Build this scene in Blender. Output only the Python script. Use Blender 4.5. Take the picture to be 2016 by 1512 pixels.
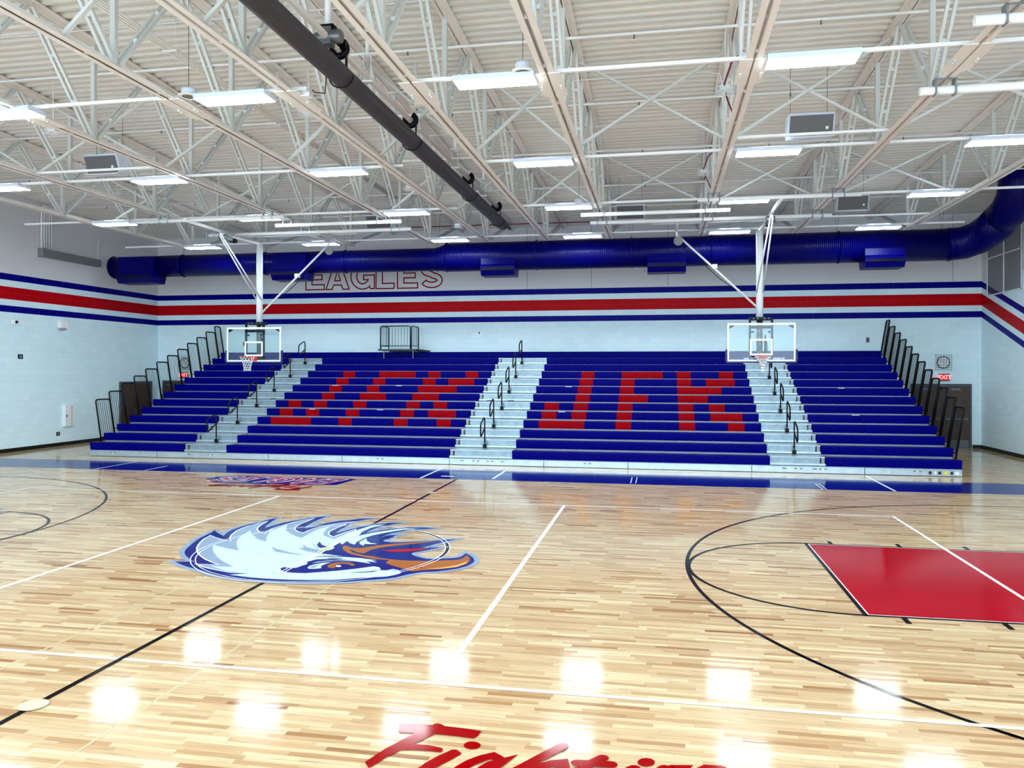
import bpy, bmesh, math, random
from mathutils import Vector, Matrix
for o in list(bpy.data.objects): bpy.data.objects.remove(o)
random.seed(7)
scene = bpy.context.scene
COL = scene.collection
PI = math.pi
EMBLEM={'navy':[[(-2.336,0.936),(-2.307,0.725),(-2.265,0.4),(-2.157,0.028),(-2.058,-0.251),(-1.978,-0.449),(-1.882,-0.602),(-1.763,-0.747),(-1.624,-0.882),(-1.508,-0.987),(-1.429,-1.021),(-1.728,-1.07),(-1.535,-1.207),(-1.366,-1.308),(-1.209,-1.38),(-1.048,-1.463),(-0.875,-1.569),(-0.714,-1.647),(-0.53,-1.704),(-0.316,-1.755),(-0.168,-1.757),(-0.176,-1.741),(-0.016,-1.766),(0.203,-1.77),(0.408,-1.748),(0.604,-1.71),(0.797,-1.663),(0.986,-1.606),(1.435,-1.373),(1.538,-1.284),(1.649,-1.11),(1.75,-1),(1.807,-0.963),(1.962,-0.906),(2.074,-0.818),(2.185,-0.716),(2.284,-0.559),(2.318,-0.412),(2.322,-0.295),(2.305,-0.195),(2.243,-0.042),(2.162,0.082),(2.086,0.178),(2.081,0.051),(2.068,-0.045),(2.027,-0.114),(1.898,-0.176),(1.735,-0.247),(1.627,-0.252),(1.522,-0.197),(1.424,-0.124),(1.355,-0.059),(1.331,-0.007),(1.325,0.046),(1.344,0.082),(1.425,0.163),(1.505,0.277),(1.649,0.473),(1.536,0.434),(1.466,0.41),(1.367,0.401),(1.429,0.533),(1.502,0.688),(1.582,0.829),(1.732,1.109),(1.572,1.01),(1.361,0.895),(1.15,0.792),(0.936,0.703),(0.755,0.642),(0.765,0.669),(0.684,0.693),(0.635,0.731),(0.631,0.792),(0.697,0.991),(0.685,1.159),(0.795,1.245),(0.633,1.174),(0.54,1.045),(0.507,0.933),(0.534,1.216),(0.614,1.364),(0.734,1.569),(0.893,1.669),(1.188,1.834),(0.929,1.864),(0.665,1.779),(0.503,1.686),(0.361,1.541),(0.229,1.379),(0.154,1.252),(0.152,1.455),(0.178,1.646),(0.249,1.851),(0.339,2.016),(0.466,2.201),(0.255,2.114),(0.017,1.943),(-0.101,1.734),(-0.177,1.553),(-0.247,1.368),(-0.239,1.346),(-0.326,1.155),(-0.36,1.412),(-0.37,1.778),(-0.419,2.027),(-0.317,2.285),(-0.146,2.488),(-0.363,2.402),(-0.578,2.166),(-0.552,2.223),(-0.666,2.135),(-0.79,1.961),(-0.882,1.726),(-0.941,1.434),(-0.984,1.403),(-1.038,1.6),(-1.074,1.93),(-1.083,2.283),(-1.075,2.495),(-1.221,2.36),(-1.377,2.148),(-1.484,1.949),(-1.577,1.734),(-1.611,1.512),(-1.655,1.317),(-1.734,1.559),(-1.818,1.909),(-1.854,2.158),(-1.936,2.038),(-1.999,1.774),(-2.025,1.636),(-2.068,1.531),(-2.091,1.394),(-2.113,1.091),(-2.072,0.857),(-1.981,0.599),(-2.123,0.718),(-2.267,0.862)]],'grey':[[(-2.209,0.596),(-2.148,0.302),(-2.04,0.013),(-1.925,-0.225),(-1.805,-0.415),(-1.692,-0.566),(-1.535,-0.735),(-1.377,-0.882),(-1.226,-0.994),(-1.04,-1.117),(-1.378,-1.14),(-1.252,-1.212),(-1.168,-1.27),(-1.014,-1.342),(-0.813,-1.417),(-0.631,-1.466),(-0.353,-1.446),(0.065,-0.712),(-0.042,1.297),(-0.124,1.503),(-0.188,1.225),(-0.225,1.004),(-0.242,0.856),(-0.385,1.015),(-0.463,1.215),(-0.466,1.573),(-0.433,1.813),(-0.461,1.884),(-0.359,2.131),(-0.522,2.029),(-0.65,1.867),(-0.753,1.656),(-0.809,1.46),(-0.844,1.228),(-0.838,1.055),(-0.953,1.119),(-1.092,1.269),(-1.172,1.434),(-1.217,1.708),(-1.208,2.004),(-1.2,2.27),(-1.333,2.055),(-1.417,1.814),(-1.466,1.516),(-1.502,1.301),(-1.468,1.018),(-1.431,0.896),(-1.58,0.996),(-1.701,1.149),(-1.781,1.315),(-1.847,1.584),(-1.888,1.87),(-1.963,1.707),(-1.958,1.515),(-2.002,1.412),(-2.008,1.248),(-1.986,1.005),(-1.893,0.679),(-1.789,0.452),(-1.662,0.259),(-1.773,0.316),(-1.87,0.356),(-2.044,0.463)]],'white':[[(-1.763,-0.046),(-1.659,-0.245),(-1.465,-0.521),(-1.294,-0.721),(-1.084,-0.935),(-0.758,-1.205),(-1.015,-1.211),(-1.117,-1.186),(-0.975,-1.276),(-0.744,-1.404),(-0.493,-1.44),(-0.377,-1.458),(-0.614,-1.573),(-0.389,-1.624),(-0.225,-1.651),(0.001,-1.66),(0.288,-1.651),(0.559,-1.611),(0.752,-1.561),(0.928,-1.467),(1.402,-1.28),(1.497,-1.165),(1.53,-1.082),(1.519,-1.027),(1.448,-0.94),(1.369,-0.893),(1.296,-0.983),(1.216,-0.987),(1.192,-0.905),(1.135,-0.829),(1.055,-0.811),(0.887,-0.965),(0.67,-1.125),(0.446,-1.252),(0.309,-1.321),(0.131,-1.332),(0.01,-1.3),(-0.084,-1.219),(-0.117,-1.139),(-0.109,-1.079),(0.016,-1.099),(0.08,-1.072),(0.099,-0.95),(0.154,-0.818),(0.26,-0.706),(0.419,-0.619),(0.675,-0.581),(0.967,-0.67),(0.853,-0.554),(1.034,-0.6),(0.906,-0.508),(0.984,-0.481),(0.722,-0.401),(0.474,-0.381),(0.185,-0.412),(-0,-0.512),(0.163,-0.362),(0.419,-0.337),(0.12,-0.265),(-0.047,-0.239),(-0.204,-0.102),(-0.302,0.026),(-0.182,-0.013),(-0.042,-0.044),(0.037,0.092),(0.102,0.118),(0.013,0.265),(-0.017,0.485),(-0.037,0.627),(0.026,0.493),(0.117,0.369),(0.096,0.623),(0.176,0.494),(0.302,0.391),(0.265,0.598),(0.272,0.746),(0.286,0.91),(0.337,1.091),(0.452,1.288),(0.577,1.469),(0.713,1.634),(0.868,1.748),(0.992,1.814),(0.688,1.708),(0.528,1.611),(0.392,1.456),(0.264,1.287),(0.127,1.007),(0.068,1.302),(0.087,1.628),(0.157,1.833),(0.246,1.997),(0.045,1.869),(-0.018,1.645),(-0.138,1.106),(-0.123,1.066),(-0.162,0.69),(-0.427,0.923),(-0.504,1.077),(-0.596,1.41),(-0.637,1.655),(-0.727,1.385),(-0.715,0.951),(-0.69,0.667),(-0.968,0.901),(-1.19,1.16),(-1.314,1.407),(-1.404,1.647),(-1.425,1.339),(-1.408,1.03),(-1.277,0.674),(-1.111,0.328),(-1.275,0.433),(-1.447,0.58),(-1.396,0.569),(-1.594,0.779),(-1.77,1.047),(-1.729,0.753),(-1.624,0.404),(-1.503,0.155),(-1.338,-0.11),(-1.197,-0.297),(-1.449,-0.204),(-1.644,-0.097)],[(0.303,0.587),(0.317,0.854),(0.387,0.683),(0.498,0.545),(0.618,0.51),(0.509,0.469),(0.428,0.473),(0.472,0.347),(0.369,0.442)],[(0.219,-1.051),(0.2,-0.966),(0.232,-0.847),(0.307,-0.753),(0.411,-0.709),(0.366,-0.821),(0.359,-0.935),(0.41,-1.035),(0.339,-1.082),(0.261,-1.097)],[(0.505,-0.455),(0.324,-0.454),(0.167,-0.508),(0.463,-0.499)]],'navy2':[[(-0.298,0.486),(-0.183,0.299),(-0.013,0.148),(-0.093,0.06),(-0.2,0.184),(-0.266,0.32)],[(0.071,-0.741),(0.142,-0.585),(0.353,-0.521),(0.665,-0.555),(0.336,-0.619),(0.201,-0.715),(0.14,-0.888)],[(0.829,-1.168),(1.005,-1.123),(1.142,-1.044),(1.203,-0.968),(1.16,-1.093),(1.021,-1.162)],[(0.457,-1.633),(0.747,-1.557),(0.939,-1.501),(0.759,-1.584),(0.47,-1.659)]],'grey2':[[(-0.845,0.022),(-0.715,-0.097),(-0.388,-0.278),(-0.087,-0.388),(-0.342,-0.37),(-0.594,-0.283),(-0.75,-0.21),(-0.673,-0.212),(-0.773,-0.108)],[(-0.478,0.298),(-0.358,0.117),(-0.08,-0.044),(-0.063,-0.118),(-0.249,-0.042),(-0.128,-0.193),(-0.069,-0.25),(-0.311,-0.089),(-0.468,0.077),(-0.346,0.011)],[(-0.403,0.446),(-0.279,0.243),(-0.071,-0.007),(-0.117,0.002),(-0.295,0.24)],[(-0.228,-1.304),(-0.065,-1.39),(0.156,-1.383),(-0.049,-1.422)],[(0.237,-1.047),(0.251,-0.889),(0.303,-0.811),(0.297,-0.925),(0.315,-1.054)],[(1.363,-0.956),(1.417,-0.932),(1.452,-0.992),(1.398,-1.016)]],'orange':[[(0.227,0.115),(0.183,0.243),(0.18,0.311),(0.232,0.28),(0.372,0.17),(0.479,0.218),(0.567,0.317),(0.707,0.456),(0.607,0.373),(0.884,0.581),(1.18,0.757),(1.529,0.926),(1.215,0.646),(0.934,0.437),(0.74,0.248),(0.671,0.088),(0.661,-0.128),(0.646,-0.13),(0.537,-0.087),(0.383,0.065),(0.364,0.049),(0.459,-0.077),(0.603,-0.176),(0.704,-0.232),(0.974,-0.278),(0.858,-0.295),(1.102,-0.381),(1.305,-0.407),(1.546,-0.409),(1.451,-0.391),(1.667,-0.385),(1.929,-0.289),(2.061,-0.243),(2.115,-0.173),(2.141,0.047),(2.209,-0.079),(2.261,-0.278),(2.257,-0.452),(2.164,-0.638),(1.991,-0.767),(1.778,-0.868),(1.696,-0.937),(1.664,-0.964),(1.617,-0.947),(1.453,-0.831),(1.266,-0.701),(1.161,-0.608),(1.144,-0.539),(1.149,-0.45),(1.028,-0.425),(0.905,-0.413),(0.76,-0.345),(0.532,-0.228),(0.394,-0.115),(0.283,0.019)],[(0.439,-0.92),(0.431,-0.809),(0.464,-0.711),(0.537,-0.673),(0.65,-0.663),(0.745,-0.725),(0.784,-0.786),(0.776,-0.832),(0.745,-0.827),(0.678,-0.761),(0.572,-0.759),(0.528,-0.858),(0.581,-0.969),(0.567,-1.016),(0.501,-0.996)]],'light_orange':[[(1.767,-0.83),(1.973,-0.703),(2.137,-0.532),(2.203,-0.376),(2.226,-0.255),(2.23,-0.457),(2.164,-0.638),(1.989,-0.759)]],'red':[[(0.791,0.111),(1.086,0.242),(1.391,0.357),(1.493,0.358),(1.359,0.186),(1.223,0.087),(0.986,0.041),(0.901,0.089)]],'pupil':[[(0.628,-0.883),(0.632,-0.901),(0.63,-0.917),(0.622,-0.929),(0.61,-0.935),(0.594,-0.935),(0.578,-0.927),(0.563,-0.914),(0.553,-0.897),(0.549,-0.88),(0.55,-0.863),(0.558,-0.851),(0.571,-0.845),(0.587,-0.845),(0.603,-0.853),(0.618,-0.866)]],'nostril':[[(1.537,-0.648),(1.595,-0.707),(1.714,-0.725),(1.703,-0.76),(1.606,-0.741)]]}
SCRIPT={'poly':[[(2.957,-5.358),(2.935,-5.286),(2.939,-5.268),(3.071,-5.251),(3.181,-5.244),(3.193,-5.216),(3.216,-5.208),(3.244,-5.216),(3.276,-5.243),(3.449,-5.253),(3.563,-5.274),(3.556,-5.35),(3.533,-5.395),(3.384,-5.383),(3.243,-5.381),(3.138,-5.557),(3.238,-5.552),(3.345,-5.576),(3.362,-5.593),(3.364,-5.626),(3.356,-5.639),(3.263,-5.636),(3.17,-5.642),(3.077,-5.661),(3.008,-5.788),(2.962,-5.914),(2.946,-5.935),(2.921,-5.904),(2.892,-5.865),(2.898,-5.846),(2.963,-5.664),(3.092,-5.396),(2.991,-5.407),(2.967,-5.388)],[(3.287,-5.835),(3.292,-5.807),(3.351,-5.695),(3.424,-5.587),(3.455,-5.581),(3.491,-5.611),(3.506,-5.632),(3.453,-5.73),(3.389,-5.843),(3.287,-6.007),(3.276,-6.042),(3.236,-6.042),(3.217,-6.012),(3.227,-5.959)],[(3.607,-5.487),(3.607,-5.51),(3.599,-5.53),(3.583,-5.546),(3.561,-5.554),(3.538,-5.554),(3.516,-5.546),(3.499,-5.53),(3.489,-5.51),(3.488,-5.487),(3.496,-5.466),(3.512,-5.45),(3.534,-5.441),(3.558,-5.441),(3.58,-5.45),(3.597,-5.466)],[(4.815,-5.502),(4.811,-5.526),(4.799,-5.547),(4.78,-5.563),(4.758,-5.572),(4.736,-5.572),(4.717,-5.563),(4.704,-5.546),(4.699,-5.524),(4.702,-5.501),(4.715,-5.479),(4.733,-5.462),(4.756,-5.453),(4.779,-5.454),(4.798,-5.463),(4.811,-5.48)]],'stroke':[[(3.765,-5.649),(3.722,-5.619),(3.664,-5.662),(3.601,-5.734),(3.551,-5.822),(3.523,-5.916),(3.545,-5.973),(3.609,-5.949),(3.671,-5.862),(3.74,-5.734),(3.839,-5.638),(3.753,-5.796),(3.663,-5.963),(3.548,-6.126),(3.421,-6.161)],[(4.176,-5.39),(3.955,-5.734),(3.84,-5.904)],[(3.953,-5.834),(4.044,-5.728),(4.143,-5.65),(4.204,-5.625),(4.218,-5.682),(4.17,-5.805),(4.19,-5.862)],[(4.3,-5.614),(4.529,-5.594)],[(4.466,-5.515),(4.373,-5.639),(4.263,-5.799),(4.282,-5.856)],[(4.682,-5.619),(4.541,-5.783)],[(4.882,-5.58),(4.754,-5.754)],[(4.814,-5.694),(4.938,-5.57),(5.001,-5.558),(4.936,-5.695),(4.966,-5.738)],[(5.249,-5.523),(5.157,-5.528),(5.06,-5.635),(5.057,-5.696),(5.15,-5.654),(5.267,-5.532),(5.115,-5.733),(4.933,-5.884)]],'banner':[[(-5.977,6.541),(-5.941,6.995),(-5.504,7.236),(-4.81,7.221),(-3.71,7.176),(-2.883,7.249),(-2.369,7.205),(-2.481,6.216),(-3.2,6.097),(-4.433,6.035),(-5.076,6.034),(-5.48,6.056)]]}

# ------------------------------------------------------------------ camera, exposure, world
cam_d = bpy.data.cameras.new('camera'); cam = bpy.data.objects.new('camera', cam_d); COL.objects.link(cam)
cam_d.sensor_width = 36.0; cam_d.sensor_fit = 'HORIZONTAL'; cam_d.lens = 36*1557.7/2016
cam_d.shift_y = -27.4/2016; cam_d.clip_start = .05; cam_d.clip_end = 200
_yaw, _roll = .1857, .0015
_r = Vector((math.cos(_yaw), math.sin(_yaw), 0)); _f = Vector((-math.sin(_yaw), math.cos(_yaw), 0)); _u = Vector((0, 0, 1))
_r2 = _r*math.cos(_roll)+_u*math.sin(_roll); _u2 = _u*math.cos(_roll)-_r*math.sin(_roll)
M3 = Matrix((_r2, _u2, -_f)).transposed()
cam.matrix_world = Matrix.Translation((4.849, -10.926, 2.649)) @ M3.to_4x4()
scene.camera = cam
vs = scene.view_settings
vs.view_transform = 'Standard'; vs.look = 'None'; vs.exposure = .84; vs.gamma = 1.0; vs.use_curve_mapping = False
world = bpy.data.worlds.new('world'); scene.world = world; world.use_nodes = True
world.node_tree.nodes['Background'].inputs[0].default_value = (.66, .86, 1, 1)
world.node_tree.nodes['Background'].inputs[1].default_value = 2.9  # cool fill let in where the front wall is left out, brightens the walls
LAMP = 38.0            # radiance of the light lenses

# ------------------------------------------------------------------ materials
def srgb(r, g, b):
    f = lambda c: c/12.92 if c <= .04045 else ((c+.055)/1.055)**2.4
    return (f(r/255), f(g/255), f(b/255), 1)
class NT:
    def __init__(s, name):
        s.m = bpy.data.materials.new(name); s.m.use_nodes = True; s.t = s.m.node_tree; s.b = s.t.nodes['Principled BSDF']
    def n(s, typ, **kw):
        x = s.t.nodes.new(typ)
        for k, v in kw.items(): setattr(x, k, v)
        return x
    def link(s, a, b): s.t.links.new(a, b)
    def math(s, op, a, b=0.0, c=None):
        x = s.n('ShaderNodeMath', operation=op)
        for i, v in enumerate((a, b, c)):
            if v is None: continue
            if isinstance(v, (int, float)): x.inputs[i].default_value = v
            else: s.link(v, x.inputs[i])
        return x.outputs[0]
    def ramp(s, fac, stops, interp='LINEAR'):
        x = s.n('ShaderNodeValToRGB'); x.color_ramp.interpolation = interp
        e = x.color_ramp.elements
        e[0].position, e[0].color = stops[0]; e[1].position, e[1].color = stops[-1]
        for p, c in stops[1:-1]:
            q = e.new(p); q.color = c
        s.link(fac, x.inputs[0]); return x.outputs[0]
    def mix(s, fac, a, b):
        x = s.n('ShaderNodeMix', data_type='RGBA')
        for sock, v in ((x.inputs[0], fac), (x.inputs[6], a), (x.inputs[7], b)):
            if isinstance(v, (int, float)): sock.default_value = v
            elif isinstance(v, tuple): sock.default_value = v
            else: s.link(v, sock)
        return x.outputs[2]
def pbr(name, col, rough=.5, metal=0.0, spec=.5, noise=.06, nscale=3.0, coat=0.0, bump=0.0, bscale=40.0):
    k = NT(name); b = k.b
    b.inputs['Roughness'].default_value = rough; b.inputs['Metallic'].default_value = metal
    b.inputs['Specular IOR Level'].default_value = spec; b.inputs['Coat Weight'].default_value = coat; b.inputs['Coat Roughness'].default_value = .06
    tc = k.n('ShaderNodeTexCoord'); no = k.n('ShaderNodeTexNoise'); no.inputs['Scale'].default_value = nscale; no.inputs['Detail'].default_value = 3
    k.link(tc.outputs['Object'], no.inputs['Vector'])
    dark = tuple(c*(1-noise) for c in col[:3])+(1,); lite = tuple(min(1, c*(1+noise)) for c in col[:3])+(1,)
    k.link(k.ramp(no.outputs[0], [(.3, dark), (.7, lite)]), b.inputs['Base Color'])
    if bump:
        n2 = k.n('ShaderNodeTexNoise'); n2.inputs['Scale'].default_value = bscale; k.link(tc.outputs['Object'], n2.inputs['Vector'])
        bp = k.n('ShaderNodeBump'); bp.inputs['Strength'].default_value = bump; bp.inputs['Distance'].default_value = .004
        k.link(n2.outputs[0], bp.inputs['Height']); k.link(bp.outputs[0], b.inputs['Normal'])
    return k.m
FLOOR_R = .095
def floor_paint(name, col):
    m = pbr(name, col, rough=FLOOR_R, spec=.07, noise=.05, nscale=1.5, coat=.0)
    return m
M = {}
def make_wood():
    k = NT('maple_floor'); g = k.n('ShaderNodeNewGeometry'); sp = k.n('ShaderNodeSeparateXYZ'); k.link(g.outputs['Position'], sp.inputs[0])
    X, Y = sp.outputs[0], sp.outputs[1]
    rowf = k.math('DIVIDE', Y, .057); row = k.math('FLOOR', rowf)
    wn = k.n('ShaderNodeTexWhiteNoise', noise_dimensions='1D'); k.link(row, wn.inputs['W'])
    ln = k.math('MULTIPLY_ADD', wn.outputs['Value'], .45, .38)
    off = k.math('MULTIPLY', wn.outputs['Value'], 57.3)
    colf = k.math('ADD', k.math('DIVIDE', X, ln), off); colm = k.math('FLOOR', colf)
    wn2 = k.n('ShaderNodeTexWhiteNoise', noise_dimensions='2D'); cv = k.n('ShaderNodeCombineXYZ'); k.link(row, cv.inputs[0]); k.link(colm, cv.inputs[1])
    k.link(cv.outputs[0], wn2.inputs['Vector'])
    v = wn2.outputs['Value']
    base = k.ramp(v, [(0, srgb(142, 97, 60)), (.03, srgb(165, 123, 84)), (.10, srgb(184, 147, 107)), (.3, srgb(194, 161, 122)), (.6, srgb(201, 170, 132)), (.85, srgb(208, 181, 143)), (1, srgb(218, 196, 158))])
    mp = k.n('ShaderNodeMapping'); k.link(g.outputs['Position'], mp.inputs['Vector']); mp.inputs['Scale'].default_value = (1.2, 26, 1)
    cv3 = k.n('ShaderNodeVectorMath', operation='ADD'); k.link(mp.outputs[0], cv3.inputs[0]); cvb = k.n('ShaderNodeCombineXYZ'); k.link(k.math('MULTIPLY', v, 40.0), cvb.inputs[0]); k.link(cvb.outputs[0], cv3.inputs[1])
    no = k.n('ShaderNodeTexNoise'); no.inputs['Scale'].default_value = 2.2; no.inputs['Detail'].default_value = 6; no.inputs['Roughness'].default_value = .62; k.link(cv3.outputs[0], no.inputs['Vector'])
    grain = k.ramp(no.outputs[0], [(.30, (.42, .40, .38, 1)), (.42, (.86, .85, .84, 1)), (.6, (1.04, 1.04, 1.04, 1))])
    mul = k.n('ShaderNodeMix', data_type='RGBA', blend_type='MULTIPLY'); mul.inputs[0].default_value = .62; k.link(base, mul.inputs[6]); k.link(grain, mul.inputs[7])
    # seams between strips
    fy = k.math('FRACT', rowf); sy = k.math('LESS_THAN', fy, .03); fx = k.math('MULTIPLY', k.math('FRACT', colf), ln); sx = k.math('LESS_THAN', fx, .003)
    seam = k.math('MULTIPLY', k.math('MAXIMUM', sx, sy), .38)
    k.link(k.mix(seam, mul.outputs[2], srgb(105, 72, 42)), k.b.inputs['Base Color'])
    mul.inputs[0].default_value = .8
    k.b.inputs['Roughness'].default_value = FLOOR_R; k.b.inputs['Specular IOR Level'].default_value = .22
    n3 = k.n('ShaderNodeTexNoise'); n3.inputs['Scale'].default_value = 1.0; mp3 = k.n('ShaderNodeMapping'); mp3.inputs['Scale'].default_value = (1.1, 17.5, 1); k.link(g.outputs['Position'], mp3.inputs[0]); k.link(mp3.outputs[0], n3.inputs['Vector'])
    hgt = k.math('ADD', k.math('MULTIPLY', n3.outputs[0], .8), k.math('MULTIPLY', v, .5))
    bp = k.n('ShaderNodeBump'); bp.inputs['Strength'].default_value = .08; bp.inputs['Distance'].default_value = .01; k.link(hgt, bp.inputs['Height']); k.link(bp.outputs[0], k.b.inputs['Normal'])
    return k.m
def make_wall(name, axis, slope=0.0):
    """white painted block with the stripes painted round the room at the same heights"""
    k = NT(name); g = k.n('ShaderNodeNewGeometry'); sp = k.n('ShaderNodeSeparateXYZ'); k.link(g.outputs['Position'], sp.inputs[0])
    U = sp.outputs[axis]; Z = sp.outputs[2]
    zr = k.math('DIVIDE', Z, .2032); row = k.math('FLOOR', zr); fz = k.math('FRACT', zr)
    half = k.math('MULTIPLY', k.math('MODULO', row, 2.0), .5)
    ur = k.math('ADD', k.math('DIVIDE', U, .4064), half); fu = k.math('FRACT', ur)
    dz = k.math('MINIMUM', fz, k.math('SUBTRACT', 1.0, fz)); du = k.math('MULTIPLY', k.math('MINIMUM', fu, k.math('SUBTRACT', 1.0, fu)), 2.0)
    joint = k.math('LESS_THAN', k.math('MINIMUM', dz, du), .028)
    cid = k.n('ShaderNodeCombineXYZ'); k.link(row, cid.inputs[0]); k.link(k.math('FLOOR', ur), cid.inputs[1])
    wn = k.n('ShaderNodeTexWhiteNoise', noise_dimensions='2D'); k.link(cid.outputs[0], wn.inputs['Vector'])
    white = k.ramp(wn.outputs['Value'], [(0, srgb(222, 243, 251)), (1, srgb(228, 248, 255))])
    upper = k.math('GREATER_THAN', Z, 5.69)
    c = k.mix(upper, white, srgb(226, 224, 226))
    ZS = k.math('ADD', Z, k.math('MULTIPLY', k.math('SUBTRACT', 18.55, sp.outputs[1]), slope)) if slope else Z     # on the right wall the stripes sweep down
    def band(z0, z1): return k.math('MULTIPLY', k.math('GREATER_THAN', ZS, z0), k.math('LESS_THAN', ZS, z1))
    c = k.mix(band(4.475, 4.685), c, srgb(0, 0, 124)); c = k.mix(band(4.885, 5.285), c, srgb(186, 0, 14)); c = k.mix(band(5.495, 5.705), c, srgb(0, 0, 124))
    c = k.mix(k.math('MULTIPLY', joint, .10), c, (.2, .2, .22, 1))
    k.link(c, k.b.inputs['Base Color']); k.b.inputs['Roughness'].default_value = .42; k.b.inputs['Specular IOR Level'].default_value = .06
    bp = k.n('ShaderNodeBump'); bp.inputs['Strength'].default_value = .25; bp.inputs['Distance'].default_value = .004
    k.link(k.math('SUBTRACT', 1.0, joint), bp.inputs['Height']); k.link(bp.outputs[0], k.b.inputs['Normal'])
    return k.m
def make_duct():
    k = NT('blue_duct_paint'); b = k.b; tc = k.n('ShaderNodeTexCoord')
    b.inputs['Base Color'].default_value = srgb(0, 0, 84); b.inputs['Roughness'].default_value = .3; b.inputs['Specular IOR Level'].default_value = .12
    w = k.n('ShaderNodeTexWave', wave_type='BANDS', bands_direction='X', wave_profile='SIN'); w.inputs['Scale'].default_value = 5.5
    k.link(tc.outputs['Object'], w.inputs['Vector']); bp = k.n('ShaderNodeBump'); bp.inputs['Strength'].default_value = .5; bp.inputs['Distance'].default_value = .01
    k.link(w.outputs['Fac'], bp.inputs['Height']); k.link(bp.outputs[0], b.inputs['Normal'])
    return k.m
def emit(name, col, s):
    k = NT(name); b = k.b; b.inputs['Base Color'].default_value = (.8, .8, .8, 1); b.inputs['Emission Color'].default_value = col; b.inputs['Emission Strength'].default_value = s
    # faint ribbing of the prismatic lens
    tc = k.n('ShaderNodeTexCoord'); w = k.n('ShaderNodeTexWave'); w.inputs['Scale'].default_value = 6; k.link(tc.outputs['Object'], w.inputs['Vector'])
    k.link(k.math('MULTIPLY_ADD', w.outputs['Fac'], .1*s, .95*s), b.inputs['Emission Strength'])
    return k.m
def make_glass():
    k = NT('backboard_glass'); t = k.t
    tr = k.n('ShaderNodeBsdfTransparent'); tr.inputs[0].default_value = (.93, .985, .985, 1); gl = k.n('ShaderNodeBsdfGlossy'); gl.inputs['Roughness'].default_value = .02
    fr = k.n('ShaderNodeFresnel'); fr.inputs[0].default_value = 1.5; mx = k.n('ShaderNodeMixShader'); k.link(fr.outputs[0], mx.inputs[0]); k.link(tr.outputs[0], mx.inputs[1]); k.link(gl.outputs[0], mx.inputs[2])
    k.link(mx.outputs[0], t.nodes['Material Output'].inputs[0]); return k.m
M['wood'] = make_wood(); M['wall_x'] = make_wall('painted_block_wall_x', 0); M['wall_y'] = make_wall('painted_block_wall_y', 1); M['wall_r'] = make_wall('painted_block_wall_right', 1, .354)
M['duct'] = make_duct(); M['lens'] = emit('light_lens', (.80, .94, 1, 1), LAMP); M['uplight_fill'] = emit('added_uplight', (.84, .95, 1, 1), LAMP*.14); M['glass'] = make_glass()  # the uplight is an added glow for the roof deck
M['exit_glow'] = emit('red_exit_glow', (1, .05, .05, 1), 2.2)
M['deck'] = pbr('painted_steel_deck', srgb(226, 220, 210), .55, noise=.03)
M['deck_perf_shade'] = pbr('perforated_deck_shaded', srgb(168, 165, 158), .6, noise=.10, nscale=60)  # perforated recess, darkened further so rib shade sits in the colour
M['steel'] = pbr('off_white_truss_paint', srgb(238, 230, 222), .42, noise=.03)
M['web'] = pbr('truss_paint_cool_lit', srgb(212, 214, 210), .42, noise=.03)  # same truss paint, with the cooler light on the webs put into colour
M['pipe'] = pbr('white_pipe_paint', srgb(240, 240, 240), .3, noise=.02)
M['housing'] = pbr('light_housing', srgb(215, 222, 235), .4, noise=.02)
M['black'] = pbr('black_powder_coat', srgb(8, 8, 14), .4, noise=.1, spec=.15)
M['dark'] = pbr('dark_steel', srgb(14, 22, 32), .45, noise=.1, spec=.15)
M['curtain'] = pbr('charcoal_curtain_vinyl', srgb(52, 46, 48), .55, noise=.12, nscale=9, bump=.4, bscale=14)
M['seat_blue'] = pbr('blue_seat_plastic', srgb(0, 0, 108), .45, noise=.10, spec=.05)
M['seat_red'] = pbr('red_seat_plastic', srgb(150, 0, 14), .45, noise=.08, spec=.05)
M['galv'] = pbr('galvanised_step', srgb(178, 192, 200), .32, metal=.55, noise=.10, nscale=6)
M['deckboard'] = pbr('grey_foot_deck', srgb(132, 140, 150), .4, metal=.3, noise=.08)
M['under'] = pbr('understructure_steel_and_shade', srgb(40, 42, 50), .6)  # also colours the dark strips that stand in for shade
M['pad'] = pbr('navy_edge_padding', srgb(10, 22, 96), .5)
M['white'] = pbr('white_enamel', srgb(240, 243, 245), .3, noise=.02)
M['orange'] = pbr('orange_rim_paint', srgb(226, 62, 24), .35)
M['net'] = pbr('white_net_cord', srgb(240, 240, 240), .7)
M['base'] = pbr('black_rubber_base', srgb(10, 10, 12), .45)
M['letter_red'] = pbr('dark_red_wall_paint', srgb(128, 4, 12), .5, spec=.05)
M['door'] = pbr('dark_walnut_door', srgb(74, 54, 40), .4, noise=.25, nscale=6)
M['doorframe'] = pbr('grey_door_frame', srgb(72, 80, 88), .4)
M['grey'] = pbr('grey_metal', srgb(120, 124, 126), .5)
M['speaker_cloth'] = pbr('grey_speaker_grille', srgb(98, 98, 100), .7, noise=.08, nscale=30)
M['redpipe'] = pbr('red_conduit', srgb(120, 22, 26), .4)
M['window_panel'] = pbr('grey_window_shade', srgb(150, 148, 150), .5, noise=.03)
M['teal'] = pbr('dark_teal_platform_paint', srgb(18, 48, 66), .45)
M['label_black'] = pbr('black_label', srgb(15, 15, 15), .5); M['label_yellow'] = pbr('yellow_label', srgb(225, 215, 60), .5); M['label_red'] = pbr('red_label', srgb(190, 20, 20), .5)
M['steel_bare'] = pbr('bare_steel', srgb(110, 116, 118), .35, metal=.7)
M['p_black'] = floor_paint('black_court_paint', srgb(3, 3, 6)); M['p_white'] = floor_paint('white_court_paint', srgb(246, 248, 250))
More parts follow.
